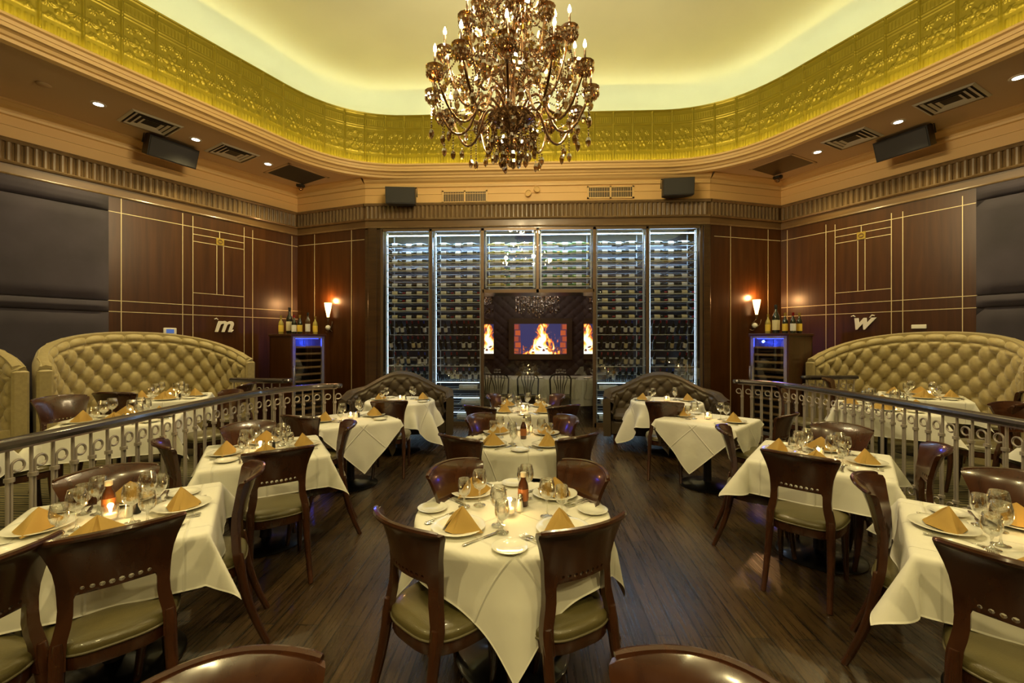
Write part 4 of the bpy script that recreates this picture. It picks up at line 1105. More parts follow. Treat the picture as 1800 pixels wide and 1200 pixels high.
# ================================================================== DINING CHAIR
def back_y(z):            # side profile of the rear posts and the panel
    if z < .45: k = (.45-z)/.45; return -.205 - .13*k**1.6
    k = (z-.45)/.46; return -.205 + .012*sin(k*pi*.8) - .095*k**2.2
K = .92
def make_chair():
    t = thing('dining_chair', 'x', 'chair')
    half = [(0, .912), (.07, .911), (.14, .906), (.20, .899), (.245, .892), (.268, .886), (.262, .868), (.246, .842), (.226, .805), (.208, .762), (.196, .715), (.188, .665), (.185, .62), (.188, .575), (.198, .53), (.207, .49), (.209, .45), (.206, .40)]
    inner = [(.158, .40), (.158, .46), (.154, .505), (.144, .545), (.137, .59), (.136, .650), (.130, .664)]
    poly = half + inner + [(-x, z) for x, z in reversed(inner)] + [(-x, z) for x, z in reversed(half[1:])]
    holes = []
    for k in range(8):
        u = -.102 + k*.029; r = .0062+.0042*cos((k-3.5)/3.5*pi/2.4); zc = .690
        holes.append([(u+r*cos(a), zc+r*sin(a)) for a in [q*pi/4 for q in range(8)]])
    poly = [(x*(.93 if z < .66 else .93-.09*(z-.66)/.24), z) for x, z in poly]
    V = [Vector(p) for p in poly]; E = [(i, (i+1) % len(poly)) for i in range(len(poly))]
    for h in holes:
        b_ = len(V); V += [Vector(p) for p in h]; E += [(b_+i, b_+(i+1) % 8) for i in range(8)]
    for i in range(-12, 13):
        for j in range(24):
            x, z = i*.0215, .41+j*.0215
            if any((x-sum(p[0] for p in h)/8)**2+(z-.690)**2 < .016**2 for h in holes): continue
            V.append(Vector((x, z)))
    vv, ee, ff, *_ = delaunay_2d_cdt(V, E, [], 0, 1e-6)
    def inside(p, pl):
        r = False
        for i in range(len(pl)):
            (x1, y1), (x2, y2) = pl[i-1], pl[i]
            if (y1 > p[1]) != (y2 > p[1]) and p[0] < (x2-x1)*(p[1]-y1)/(y2-y1)+x1: r = not r
        return r
    tri = []
    for f in ff:
        c = sum((vv[i] for i in f), Vector((0, 0)))/3
        if inside(c, poly) and not any(inside(c, h) for h in holes): tri.append(tuple(f))
    th = .013
    def mp(u, z, s):
        y = back_y(z) + 1.35*u*u*max(0, min(1, (z-.40)/.3)) ; y -= (.05*max(0, (z-.86)/.05)**2 if z > .86 else 0)*.35
        k = th*(1.25 if z < .64 else 1); return (u, y + s*k, z)
    n = len(vv); vs = [mp(v.x, v.y, 1) for v in vv] + [mp(v.x, v.y, -1) for v in vv]
    fs = [f for f in tri] + [tuple(n+i for i in reversed(f)) for f in tri]
    cnt = {}
    for f in tri:
        for i in range(3):
            e = (f[i], f[(i+1) % 3]); cnt[tuple(sorted(e))] = cnt.get(tuple(sorted(e)), []) + [e]
    for k, l in cnt.items():
        if len(l) == 1: a, b_ = l[0]; fs.append((b_, a, n+a, n+b_))
    mb = MB(); mb.add(vs, fs)
    mb.tube([mp(u, .908-.35*u*u, -.5) for u in [-.220+.440*i/24 for i in range(25)]], [.010]+[.0135]*23+[.010], 8)
    mb.obj('backrest', 'chair_wood', t, smooth=True, ang=40)
    for s in (-1, 1):            # legs
        mb = MB(); pts = []; rs = []
        for i in range(10):
            k = i/9; z = .50*(1-k); pts.append((s*(.170+.012*k), back_y(z)+.0, z)); rs.append(.016 if i == 0 else .024 if i == 1 else .027-.010*k)
        mb.tube(pts, rs, 8, flat=1); mb.obj('leg', 'chair_wood', t, smooth=True, ang=50)
        mb = MB(); pts = []; rs = []
        for i in range(9):
            k = i/8; z = .42*(1-k); pts.append((s*(.195+.006*k), .195+.035*k*k, z)); rs.append(.027-.012*k)
        mb.tube(pts, rs, 8); mb.lathe([(.012, 0), (.014, .01)], 8, (s*.201, .23, 0)); mb.obj('leg', 'chair_wood', t, smooth=True, ang=50)
    def seat_out(k, off=0):     # rounded, wider at the front
        out = []
        for q in range(k):
            a = 2*pi*q/k; c_, s_ = cos(a), sin(a); e = .62
            x = abs(c_)**e*(1 if c_ > 0 else -1); y = abs(s_)**e*(1 if s_ > 0 else -1)
            out.append((x*((.245+off) - .025*(1-y)/1), y*(.235+off) + .01))
        return out
    mb = MB(); k = 40; vs = []; fs = []
    for off, z in ((0, .385), (.002, .39), (.002, .435), (-.004, .44)):
        vs += [(x, y, z) for x, y in seat_out(k, off)]
    for j in range(3):
        for i in range(k): fs.append((j*k+i, j*k+(i+1) % k, (j+1)*k+(i+1) % k, (j+1)*k+i))
    fs += [tuple(range(k-1, -1, -1)), tuple(3*k+i for i in range(k))]
    mb.add(vs, fs); mb.obj('seat_rail', 'chair_wood', t, smooth=True, ang=40)
    mb = MB(); vs = []; fs = []; rg = [(.003, .441), (.007, .455), (.002, .472), (-.015, .484), (-.05, .494), (-.11, .500), (-.18, .502)]
    for off, z in rg: vs += [(x, y, z) for x, y in seat_out(k, off)]
    for j in range(len(rg)-1):
        for i in range(k): fs.append((j*k+i, j*k+(i+1) % k, (j+1)*k+(i+1) % k, (j+1)*k+i))
    fs += [tuple((len(rg)-1)*k+i for i in range(k))]
    mb.add(vs, fs); mb.obj('seat', 'leather', t, smooth=True)
    mb = MB(); mb.tube([(x, y, .444) for x, y in seat_out(k, .006)], .0055, 6, closed=True); mb.obj('piping', 'leather_piping', t, smooth=True)
    return t
CH = make_chair()
# ================================================================== TABLES, CLOTHS
def make_table(round_, r, baser=.30):
    t = thing('dining_table', 'x', 'table')
    mb = MB()
    if round_: mb.lathe([(r-.012, .715), (r-.008, .72), (r-.008, .750), (r-.015, .754)], 40)
    else: mb.box((0, 0, .7345), (2*r-.016, 2*r-.016, .036), bev=.01)
    mb.obj('tabletop', 'chair_wood', t)
    mb = MB(); mb.lathe([(.055, .03), (.045, .06), (.04, .66), (.12, .70), (.14, .715)], 20); mb.obj('pedestal', 'black_metal', t, smooth=True, ang=50)
    mb = MB(); mb.lathe([(baser, 0), (baser+.004, .008), (baser-.01, .018), (.10, .034), (.05, .05)], 40); mb.obj('base', 'black_metal', t, smooth=True, ang=40)
    return t
RR, RQ = .51, .44
TR = make_table(True, RR); TQ = make_table(False, RQ)
def cloth(size, r, round_, rot, seed, name='tablecloth'):
    rn = random.Random(seed); Nn = 76; hh = size/2; zt = .762; vs = []
    ph = [rn.uniform(0, 6.28) for _ in range(6)]; cr = .025
    for j in range(Nn):
        for i in range(Nn):
            s = -hh+size*i/(Nn-1); q = -hh+size*j/(Nn-1)
            x = s*cos(rot)-q*sin(rot); y = s*sin(rot)+q*cos(rot)
            if round_:
                p = sqrt(x*x+y*y)
                if p <= r: vs.append((x, y, zt)); continue
                e = p-r; a = atan2(y, x); dx, dy = cos(a), sin(a)
                k = 8 if size < 1.5 else 12
                fold = .5+.5*cos(k*(a-rot-pi/4) + .5*sin(2*a+ph[0])); fold2 = .5+.5*cos((k-3)*a+ph[1])
                fr = .03 + min(1, e/.20)*((.16*fold**1.5 + .06*fold2) if size < 1.5 else (.36*fold**2 + .05*fold2)); o = .008*(1-exp(-e/.01)) + e*fr
                z = zt - sqrt(max(0, e*e-(e*fr)**2)) ; vs.append((dx*(r+o), dy*(r+o), z))
            else:
                h2 = r-cr; qx = max(-h2, min(h2, x)); qy = max(-h2, min(h2, y)); vx, vy = x-qx, y-qy; d = sqrt(vx*vx+vy*vy)
                if d <= cr: vs.append((x, y, zt)); continue
                e = d-cr; dx, dy = vx/d, vy/d
                if abs(x) > h2 and abs(y) > h2:
                    al = atan2(abs(dy), abs(dx)); cid = (x > 0)*2+(y > 0); b_ = sin(2*al)**2
                    fr = .07 + b_*(.52 + .08*sin(ph[cid])) ; sk = .18*sin(4*al)*(1 if cid % 2 else -1)
                    tx_, ty_ = -dy, dx
                    ox = dx*e*fr + tx_*e*sk*.4; oy = dy*e*fr + ty_*e*sk*.4; o2 = ox*ox+oy*oy
                    vs.append((qx+dx*cr+ox, qy+dy*cr+oy, zt - sqrt(max(0, e*e-o2))))
                else:
                    tpar = (y if abs(x) > h2 else x); ed = max(0, 1-(abs(tpar)/h2)**4)
                    sid = (0 if x > h2 else 1 if x < -h2 else 2 if y > h2 else 3)
                    fr = .07 + ed*min(1, e/.2)*(.05*sin(11*tpar+ph[sid]) + .03*sin(23*tpar+ph[(sid+1) % 4]) + .02)
                    o = .006*(1-exp(-e/.01)) + e*fr; vs.append((qx+dx*(cr+o), qy+dy*(cr+o), zt-sqrt(max(0, e*e-(e*fr)**2))))
    # ironed-in creases
    out = []; global LASTUV
    LASTUV = [((i/(Nn-1)), (j/(Nn-1))) for j in range(Nn) for i in range(Nn)]
    for idx, v in enumerate(vs):
        i, j = idx % Nn, idx//Nn; s = -hh+size*i/(Nn-1); q = -hh+size*j/(Nn-1); c = 0
        for m_ in (-.25, 0, .25):
            c += 0
        x, y, z = v
        if z > zt-.001: out.append((x, y, z+.0012*min(1, c)))
        else:
            l = sqrt(x*x+y*y); out.append((x*(1+.004*min(1, c)/l), y*(1+.004*min(1, c)/l), z))
    fs = []
    for j in range(Nn-1):
        for i in range(Nn-1): fs.append((j*Nn+i, j*Nn+i+1, (j+1)*Nn+i+1, (j+1)*Nn+i))
    mb = MB(); mb.add(out, fs); return mb
# ================================================================== TABLEWARE
def lathe_thing(name, prof, mat, n=24, cat='x'):
    mb = MB(); mb.lathe(prof, n, cap=False); o = mb.obj(name, mat, smooth=True, ang=60); o['label'] = 'x'; o['category'] = cat; return o
PLATE = lathe_thing('dinner_plate', [(0, .004), (.05, .002), (.075, .0), (.082, .003), (.095, .010), (.128, .018), (.132, .021), (.128, .022), (.094, .015), (.080, .008), (.0, .006)], 'china', 32, 'plate')
BREAD = lathe_thing('bread_plate', [(0, .003), (.035, .001), (.05, 0), (.055, .004), (.078, .012), (.081, .015), (.078, .0155), (.056, .009), (.05, .006), (0, .005)], 'china', 28, 'plate')
def glass(name, bowl, stemh, foot, n=18):
    """one closed shell: foot, stem, outside of the bowl and back down inside"""
    r, hb, lip = bowl; pf = [(0, 0), (foot, .0), (foot, .0025), (foot*.5, .006), (.007, .014), (.0042, .03), (.0042, stemh-.012), (.008, stemh)]
    for a, z in ((.45, .05), (.78, .16), (.96, .34), (1.0, .50), (.97, .70), (lip, 1.0)): pf.append((r*a, stemh+hb*z))
    for a, z in ((lip, 1.0), (.97, .70), (1.0, .50), (.96, .34), (.78, .18), (.4, .08), (0, .06)): pf.append((max(0, r*a-.0016), stemh+hb*z+.001))
    mb = MB(); mb.lathe(pf, n, cap=False); o = mb.obj(name, 'glass', smooth=True, ang=70); o['label'] = 'x'; o['category'] = 'glass'; return o
WINE = glass('wine_glass', (.042, .105, .80), .090, .034); GOB = glass('water_goblet', (.037, .098, .84), .058, .033)
def make_napkin():
    # a folded cloth cone: steep ridge, two side faces falling to the plate, opening towards one side
    mb = MB(); n, m = 15, 9
    def face(P0, P1, P2, bulge):
        def fn(a, b_):
            p = Vector(P0)*(1-b_) + (Vector(P1)*(1-a) + Vector(P2)*a)*b_
            k = bulge*sin(pi*a)*sin(pi*min(1, b_*1.05)); p.z += k*.6; 
            nn = (Vector(P1)-Vector(P0)).cross(Vector(P2)-Vector(P0)).normalized(); return tuple(p + nn*k*.5)
        mb.grid(fn, n, m)
    top = (0, .01, .105)
    face(top, (-.125, .035, .004), (-.02, -.085, .006), .010); face(top, (-.02, -.085, .006), (.03, -.075, .004), -.012)
    face(top, (.03, -.075, .004), (.128, .03, .004), .010); face(top, (.128, .03, .004), (0, .075, .004), .004); face(top, (0, .075, .004), (-.125, .035, .004), .004)
    # second layer of cloth
    face((0, .006, .100), (-.105, .0, .003), (-.045, -.080, .003), .012)
    o = mb.obj('folded_napkin', 'napkin', smooth=True, ang=35); o['label'] = 'x'; o['category'] = 'napkin'; return o
NAP = make_napkin()
def cutlery(name, kind):
    mb = MB()
    pts = [(0, -.10), (0, -.06), (0, 0), (0, .03)]
    mb.tube([(0, -.095, .004), (0, -.085, .004), (0, -.05, .005), (0, .0, .006), (0, .03, .005)], [.006, .008, .006, .0035, .003], 8, flat=.35)
    if kind == 'fork':
        mb.tube([(0, .03, .005), (0, .045, .005), (0, .055, .004)], [.003, .010, .011], 8, flat=.25)
        for k in range(4): x = -.009+k*.006; mb.tube([(x, .05, .004), (x, .075, .003), (x*.9, .095, .006)], [.0018, .0018, .001], 5)
    elif kind == 'knife': mb.tube([(0, .02, .005), (0, .04, .004), (.001, .09, .004), (.002, .115, .003)], [.0045, .009, .0095, .002], 8, flat=.18)
    o = mb.obj(name, 'steel', smooth=True, ang=50); o['label'] = 'x'; o['category'] = 'cutlery'; return o
FORK = cutlery('fork', 'fork'); KNIFE = cutlery('knife', 'knife')
def make_candle():
    t = thing('votive_candle', 'x', 'candle')
    mb = MB(); mb.lathe([(0, 0), (.026, 0), (.030, .004), (.036, .078), (.0335, .078), (.028, .012), (0, .010)], 18, cap=False); mb.obj('glass_cup', 'glass', t, smooth=True, ang=60)
    mb = MB(); mb.lathe([(0, .012), (.026, .012), (.027, .032), (0, .034)], 16, cap=False); mb.obj('wax', 'flame_wax', t, smooth=True, ang=50)
    mb = MB(); mb.lathe([(0, .036), (.006, .044), (.007, .052), (.003, .068), (0, .075)], 10, cap=False); mb.obj('flame', 'flame', t, smooth=True); return t
M['flame_wax'] = flat('flame_wax', (.9, .7, .4), .5, emit=(1, .55, .18), estr=1.2)
CAN = make_candle()
def make_shaker(name, top):
    t = thing(name, 'x', 'shaker'); mb = MB(); mb.lathe([(0, 0), (.017, 0), (.018, .004), (.013, .055), (.011, .058)], 14, cap=False); mb.obj('glass_body', top, t, smooth=True, ang=60)
    mb = MB(); mb.lathe([(.0125, .055), (.013, .068), (.008, .075), (0, .077)], 14, cap=False); mb.obj('cap', 'steel', t, smooth=True, ang=60); return t
SALT = make_shaker('salt_shaker', 'china'); PEP = make_shaker('pepper_shaker', 'black')
def make_sauce():
    t = thing('sauce_bottle', 'x', 'bottle')
    mb = MB(); mb.lathe([(0, 0), (.027, 0), (.029, .005), (.029, .105), (.024, .125), (.014, .145), (.0135, .165), (0, .166)], 18, cap=False); mb.obj('glass_body', 'sauce', t, smooth=True, ang=50)
    mb = MB(); mb.lathe([(.0294, .030), (.0297, .031), (.0297, .094), (.0294, .095)], 18, cap=False); mb.obj('paper_label', 'sauce_label', t, smooth=True)
    mb = MB(); mb.lathe([(.0142, .158), (.0165, .160), (.0165, .183), (0, .184)], 16, cap=False); mb.obj('cap', 'paper', t, smooth=True, ang=50); return t
SAU = make_sauce()
# ================================================================== LAYING THE TABLES
SEATN = {}
def place(proto, tx, ty, tz, a, r, side, rz, label, group, dz=0):
    r *= K; side *= K; dz *= K
    """a: direction of the place from the table centre; r outwards; side: to the diner's right"""
    ox, oy = cos(a), sin(a); rx, ry = -oy, ox          # diner faces the centre: right hand is (-oy, ox)
    spawn(proto, (tx+ox*r+rx*side, ty+oy*r+ry*side, tz+dz), rz, label, group)
def lay(tx, ty, z0, angs, desc, r=.28, names=None, sauce=False, seed=0, ware=True, cand=(0, 0), cz=.7635, bread=.27):
    rn = random.Random(seed); tz = z0+(cz+.001)*K
    for a, nm in zip(angs, names):
        ph = a+pi/2; s = lambda: rn.uniform(-.012, .012); pl = ', %s place, %s' % (nm, desc)
        place(PLATE, tx, ty, tz, a, r+s(), s(), 0, 'white dinner plate' + pl, 'dinner plates')
        place(NAP, tx, ty, tz, a, r+.0, s(), ph+rn.uniform(-.35, .35), 'gold peaked napkin' + pl, 'gold napkins', .009)
        place(BREAD, tx, ty, tz, a+.0, r-.035, -bread+s(), 0, 'small bread plate' + pl, 'bread plates')
        place(FORK, tx, ty, tz, a, r, -.150, ph+rn.uniform(-.1, .1), 'inner steel fork' + pl, 'forks')
        place(FORK, tx, ty, tz, a, r, -.178, ph+rn.uniform(-.1, .1), 'outer steel fork' + pl, 'forks')
        place(KNIFE, tx, ty, tz, a, r, .150, ph+rn.uniform(-.1, .1), 'steel knife' + pl, 'knives')
        place(WINE, tx, ty, tz, a, r-.165, .085+s(), 0, 'tall stemmed wine glass' + pl, 'wine glasses')
        place(GOB, tx, ty, tz, a, r-.125, .155+s(), 0, 'short stemmed water goblet' + pl, 'water goblets')
    if cand is not None:
        x, y = tx+cand[0]*K, ty+cand[1]*K
        spawn(CAN, (x, y, tz), 0, 'lit votive candle in a glass cup on the ' + desc, 'lit candles')
        point('candle_light', (x, y, tz+.058), 1.0, (1, .55, .18), .012)
        spawn(SALT, (x+.05, y+.04, tz), 0, 'salt shaker with steel cap on the ' + desc, 'salt shakers'); spawn(PEP, (x+.05, y+.085, tz), 0, 'dark pepper shaker on the ' + desc, 'pepper shakers')
    if sauce: spawn(SAU, (tx+cand[0]+.05, ty+cand[1]+.0+.0, tz) if not isinstance(sauce, tuple) else (tx+sauce[0]*K, ty+sauce[1]*K, tz), 0, 'brown sauce bottle with red label on the ' + desc, 'sauce bottles')
def chair_at(px, py, z0, tx, ty, desc, dr_=0, ztop=.87):
    bx, by = at(px, py, z0+ztop); a = atan2(ty-by, tx-bx)+dr_
    x, y = bx+cos(a)*.29*K, by+sin(a)*.29*K
    spawn(CH, (x, y, z0), a-pi/2, desc, 'polished dining chairs with olive seats')
def chair_xy(x, y, z0, tx, ty, desc, dr_=0):
    a = atan2(ty-y, tx-x)+dr_; spawn(CH, (x, y, z0), a-pi/2, desc, 'polished dining chairs with olive seats')
for p in (TR, TQ, PLATE, BREAD, NAP, FORK, KNIFE, WINE, GOB, CAN, SALT, PEP, SAU): p.scale = (K, K, K)
CH.scale = (K, K, K*1.035)
QN = ['far right', 'far left', 'near left', 'near right']
def table(x, y, z0, round_, rot, desc, csize=1.40, crot=None, seed=1, **k):
    spawn(TR if round_ else TQ, (x, y, z0), 0 if round_ else rot, 'pedestal table under white cloth, the ' + desc, 'pedestal tables')
    o = cloth(csize, RR if round_ else RQ, round_, (crot or 0), seed).obj('tablecloth', 'cloth', smooth=True, fixn=False, loc=(x, y, z0), rz=rot)
    o.scale = (K, K, K); ul = o.data.uv_layers.new(name='cloth_uv')
    for lp in o.data.loops: ul.data[lp.index].uv = LASTUV[lp.vertex_index]
    tag(o, 'white cloth hanging over the ' + desc, 'tablecloth', 'white tablecloths')
    off = pi/4 if round_ else 0
    angs = k.pop('angs', [rot+off+i*pi/2 for i in range(4)]); nm = k.pop('names', QN)
    lay(x, y, z0, angs, desc, names=nm, seed=seed, r=.345 if round_ else .285, **k)
# centre row of round tables
def far(p, k=1.076): return (CX+(p[0]-CX)*k, p[1]*k)
T1, T2, T3 = (-.255, 2.17), (-.26, 3.74), (-.26, 5.34)
D1, D2, D3 = 'foreground round table', 'second centre round table', 'farthest centre round table'
table(*T1, 0, True, 0, D1, crot=pi/4+.06, seed=3, sauce=(.055, .08), cand=(-.015, -.05), bread=.30)
table(*T2, 0, True, 0, D2, crot=.15, seed=4, sauce=(.03, .02), cand=(.05, .35-.1), bread=.30)
table(*T3, 0, True, 0, D3, crot=.4, seed=5, cand=(.0, -.15), bread=.30)
for px, py, T, d, n in ((690, 912, T1, D1, 'near left'), (1045, 918, T1, D1, 'near right'), (787, 812, T1, D1, 'far left'), (1040, 815, T1, D1, 'far right'),
        (797, 766, T2, D2, 'near left'), (1027, 764, T2, D2, 'near right'), (835, 728, T2, D2, 'far left'), (1005, 731, T2, D2, 'far right'),
        (836, 713, T3, D3, 'near left'), (998, 712, T3, D3, 'near right'), (861, 693, T3, D3, 'far left'), (987, 693, T3, D3, 'far right')):
    chair_at(px, py, 0, *T, 'polished brown chair with olive seat, %s of %s' % (n, d))
# square tables, left and right rows
L1, L2, L3, L4 = map(far, ((-2.0, 1.85), (-2.06, 3.05), (-1.97, 4.30), (-1.87, 5.62)))
R1, R2, R3, R4 = map(far, ((1.76, 1.76), (1.77, 3.03), (1.58, 4.43), (1.56, 5.70)))
rl, rr = radians(33), radians(-36)
DL = ['front left square table', 'second left square table', 'third left square table', 'left sofa round table']
DR = ['front right square table', 'second right square table', 'third right square table', 'right sofa round table']
NR = ['far right', 'far left', 'near left', 'near right']
table(*L1, 0, False, rl, DL[0], csize=1.37, seed=11, sauce=(-.06, .03), cand=(0, -.02))
table(*L2, 0, False, rl, DL[1], csize=1.37, seed=12, cand=(-.03, -.03))
table(*L3, 0, False, rl+.12, DL[2], csize=1.37, crot=pi/4, seed=13, cand=(0, 0), angs=[rl+.12, rl+.12+pi], names=['right', 'left'])
table(*L4, 0, True, 0, DL[3], csize=1.66, crot=.35, seed=14, cand=(0, 0), angs=[radians(20), radians(170)], names=['right', 'left'])
table(*R1, 0, False, rr, DR[0], csize=1.37, seed=15, cand=(.12, .05), names=['far right', 'far left', 'near left', 'near right'])
table(*R2, 0, False, rr, DR[1], csize=1.37, seed=16, cand=(-.03, -.03))
table(*R3, 0, False, rr-.1, DR[2], csize=1.37, crot=pi/4, seed=17, cand=(0, 0), angs=[rr-.1, rr-.1+pi], names=['right', 'left'])
table(*R4, 0, True, 0, DR[3], csize=1.66, crot=.9, seed=18, cand=(0, 0), angs=[radians(10), radians(160)], names=['right', 'left'])
cl = 'brown chair, '
for px, py, T, d in ((207, 926, L1, 'back towards the viewer at the front left table'), (455, 818, L1, 'on the aisle side of the front left table'), (190, 820, L1, 'between the left railing and the front left table, facing the viewer'),
        (493, 789, L2, 'back towards the viewer at the second left table'), (275, 776, L2, 'on the railing side of the second left table'), (432, 741, L2, 'far side of the second left table, facing the viewer'),
        (620, 741, L2, 'on the aisle side of the second left table'), (518, 730, L3, 'on the railing side of the third left table'), (683, 704, L4, 'between the third left table and the left sofa table'),
        (1400, 797, R2, 'back towards the viewer at the second right table'), (1265, 749, R2, 'on the aisle side of the second right table'), (1482, 744, R2, 'far side of the second right table, facing the viewer'),
        (1662, 784, R2, 'on the railing side of the second right table'), (1395, 727, R3, 'on the railing side of the third right table'), (1168, 706, R4, 'between the third right table and the right sofa table'),
        (1510, 836, R1, 'on the aisle side of the front right table'), (1790, 828, R1, 'far side of the front right table, at the picture edge')):
    chair_at(px, py, 0, *T, cl + d)
chair_at(1795, 985, 0, *R1, cl + 'back towards the viewer at the front right table')
bx, by = at(2, 1003, .88*K); chair_xy(bx-.25, by+.02, 0, bx-1.2, by+.15, cl + 'cut off at the lower left corner of the picture')
chair_xy(-.70, .66, 0, -.35, .0, cl + 'only its back top showing, bottom edge left of centre'); chair_xy(.11, .70, 0, -.24, .0, cl + 'only its back top showing, bottom edge right of centre')
# raised side tables
LA, LB, LC = c2r(-3.40, 3.82), c2r(-4.15, 5.30), c2r(-3.70, 2.50)
RA, RB, RC = c2r(3.85, 4.55), c2r(5.05, 5.40), c2r(4.05, 2.75)
table(*LA, PZ, False, rl, 'nearer left railing table', seed=21, cand=(.15, -.1))
table(*LB, PZ, False, rl, 'left booth table', seed=22, cand=(.1, -.1), csize=1.40)
table(*LC, PZ, False, rl, 'left picture edge table', seed=23, cand=(0, 0))
table(*RA, PZ, False, rr, 'nearer right railing table', seed=24, cand=(0, -.15))
table(*RB, PZ, False, rr, 'right booth table', seed=25, cand=(.1, 0), csize=1.40)
table(*RC, PZ, False, rr, 'right picture edge table', seed=26, cand=(0, 0))
far2 = lambda x, y: c2r(x*1.09, y*1.09)
for x, y, T, d in ((*far2(-3.42, 2.98), LA, 'behind the left railing, near side of the nearer table'), (*far2(-3.72, 3.72), LA, 'behind the left railing, edge on before the tufted booth'),
        (*far2(-2.80, 4.05), LA, 'behind the left railing, far side of the nearer table'), (*far2(-3.75, 4.30), LB, 'back towards the viewer at the left booth table'),
        (*far2(-3.20, 4.95), LB, 'right end of the left booth table'), (*far2(-3.25, 2.0), LC, 'behind the left railing at the picture edge'),
        (*far2(3.90, 3.62), RA, 'behind the right railing, near side of the nearer table'), (*far2(3.15, 4.72), RA, 'behind the right railing, far side of the nearer table'),
        (*far2(4.15, 5.40), RB, 'left end of the right booth table'), (*far2(4.95, 4.50), RB, 'back towards the viewer at the right booth table'),
        (*far2(3.85, 3.18), RC, 'behind the right railing, facing the picture edge table')):
    chair_xy(x, y, PZ, *T, cl + d)
# ------------------------------------------------------------------ private room table and slatted chairs
t = thing('banquet_table', 'long table behind the glass in the private dining room', 'table', (-.1, 9.2, 0))
mb = MB(); mb.box((0, 0, .735), (3.0, .84, .04)); mb.obj('tabletop', 'chair_wood', t)
for sx in (-1, 1):
    for sy in (-1, 1): mb = MB(); mb.box((sx*1.4, sy*.36, .357), (.06, .06, .714)); mb.obj('leg', 'chair_wood', t)
mb = MB(); pth = roundpoly([(-1.53, -.45), (1.53, -.45), (1.53, .45), (-1.53, .45)], [.03]*4, 3)
vs = []; n = 160; per = smoothpath(pth, 6, True); m = len(per)
for k, (o, z) in enumerate(((0, .762), (.012, .756), (.02, .70), (.03, .55), (.035, .36), (.035, .24))):
    for i, (x, y) in enumerate(per):
        w_ = sin(i*.9)*.010*k/5; l = Vector((x/1.53, y/.45)); l.normalize(); vs.append((x+l.x*(o+w_), y+l.y*(o+w_), z))
fs = [tuple(range(m))]
for j in range(5):
    for i in range(m): fs.append((j*m+i, j*m+(i+1) % m, (j+1)*m+(i+1) % m, (j+1)*m+i))
mb.add(vs, fs); tag(mb.obj('tablecloth', 'cloth', smooth=True, ang=50, loc=(-.1, 9.2, 0)), 'long white cloth to the floor on the private room table', 'tablecloth', 'white tablecloths')
def slat_chair():
    t = thing('slatted_chair', 'x', 'chair')
    mb = MB(); top = [(-.20, -.22, .80), (-.17, -.23, .86), (-.10, -.24, .895), (0, -.245, .905), (.10, -.24, .895), (.17, -.23, .86), (.20, -.22, .80)]
    mb.tube([(-.185, -.19, .42)] + top + [(.185, -.19, .42)], .016, 7); mb.tube([(-.17, -.19, .50), (0, -.195, .50), (.17, -.19, .50)], .012, 6)
    mb.obj('back_frame', 'black_metal', t, smooth=True, ang=50)
    for k in range(5):
        x = -.10+.05*k; mb = MB(); mb.tube([(x*.6, -.195, .50), (x*.75, -.205, .65), (x*1.25, -.235, .80), (x*1.15, -.242, .885)], .009, 6); mb.obj('slat', 'black_metal', t, smooth=True)
    for sx in (-1, 1):
        for y0, y1 in ((-.19, -.26), (.18, .19)): mb = MB(); mb.tube([(sx*.185, y0, .43), (sx*.19, y1, 0)], [.018, .013], 7); mb.obj('leg', 'black_metal', t, smooth=True)
    mb = MB(); mb.box((0, 0, .445), (.42, .42, .06), bev=.02); mb.obj('seat', 'leather', t); return t
SC = slat_chair()
for px, n in ((876, 'left one'), (928, 'middle one'), (985, 'right one')):
    spawn(SC, (onY(px, 8.42), 8.60, 0), 0, 'black slat backed chair behind the glass, %s of three' % n, 'slat backed chairs')
for k, px in enumerate((870, 928, 985, 1040)):
    x = onY(px, 9.0)
    for q in range(3):
        spawn(WINE, (x-.06+.07*q, 9.0+.09*(q % 2), .764), 0, 'wine glass, private room table, %s of the %s cluster' % (['leftmost', 'middle', 'rightmost'][q], ORD[k]), 'wine glasses')
    spawn(PLATE, (x+.22, 8.95, .764), 0, 'white plate on the private room table right of the %s glass cluster' % ORD[k], 'dinner plates')
for k, px in enumerate((899, 956, 1010)):      # cloth corners hanging between the chairs
    x = onY(px, 8.72); mb = MB(); mb.grid(lambda a, b_: ((a-.5)*(.03+.16*b_)+.01*sin(9*b_), -.03+.015*sin(a*pi*4)*b_, .02-.42*b_+.06*abs(a-.5)*b_), 13, 13)
    tag(mb.obj('cloth_corner', 'cloth', smooth=True, fixn=False, loc=(x, 8.73, .76)), 'white cloth corner hanging beside the slat backed chairs, %s of three' % ['left', 'middle', 'right'][k], 'napkin', 'hanging white cloth corners')
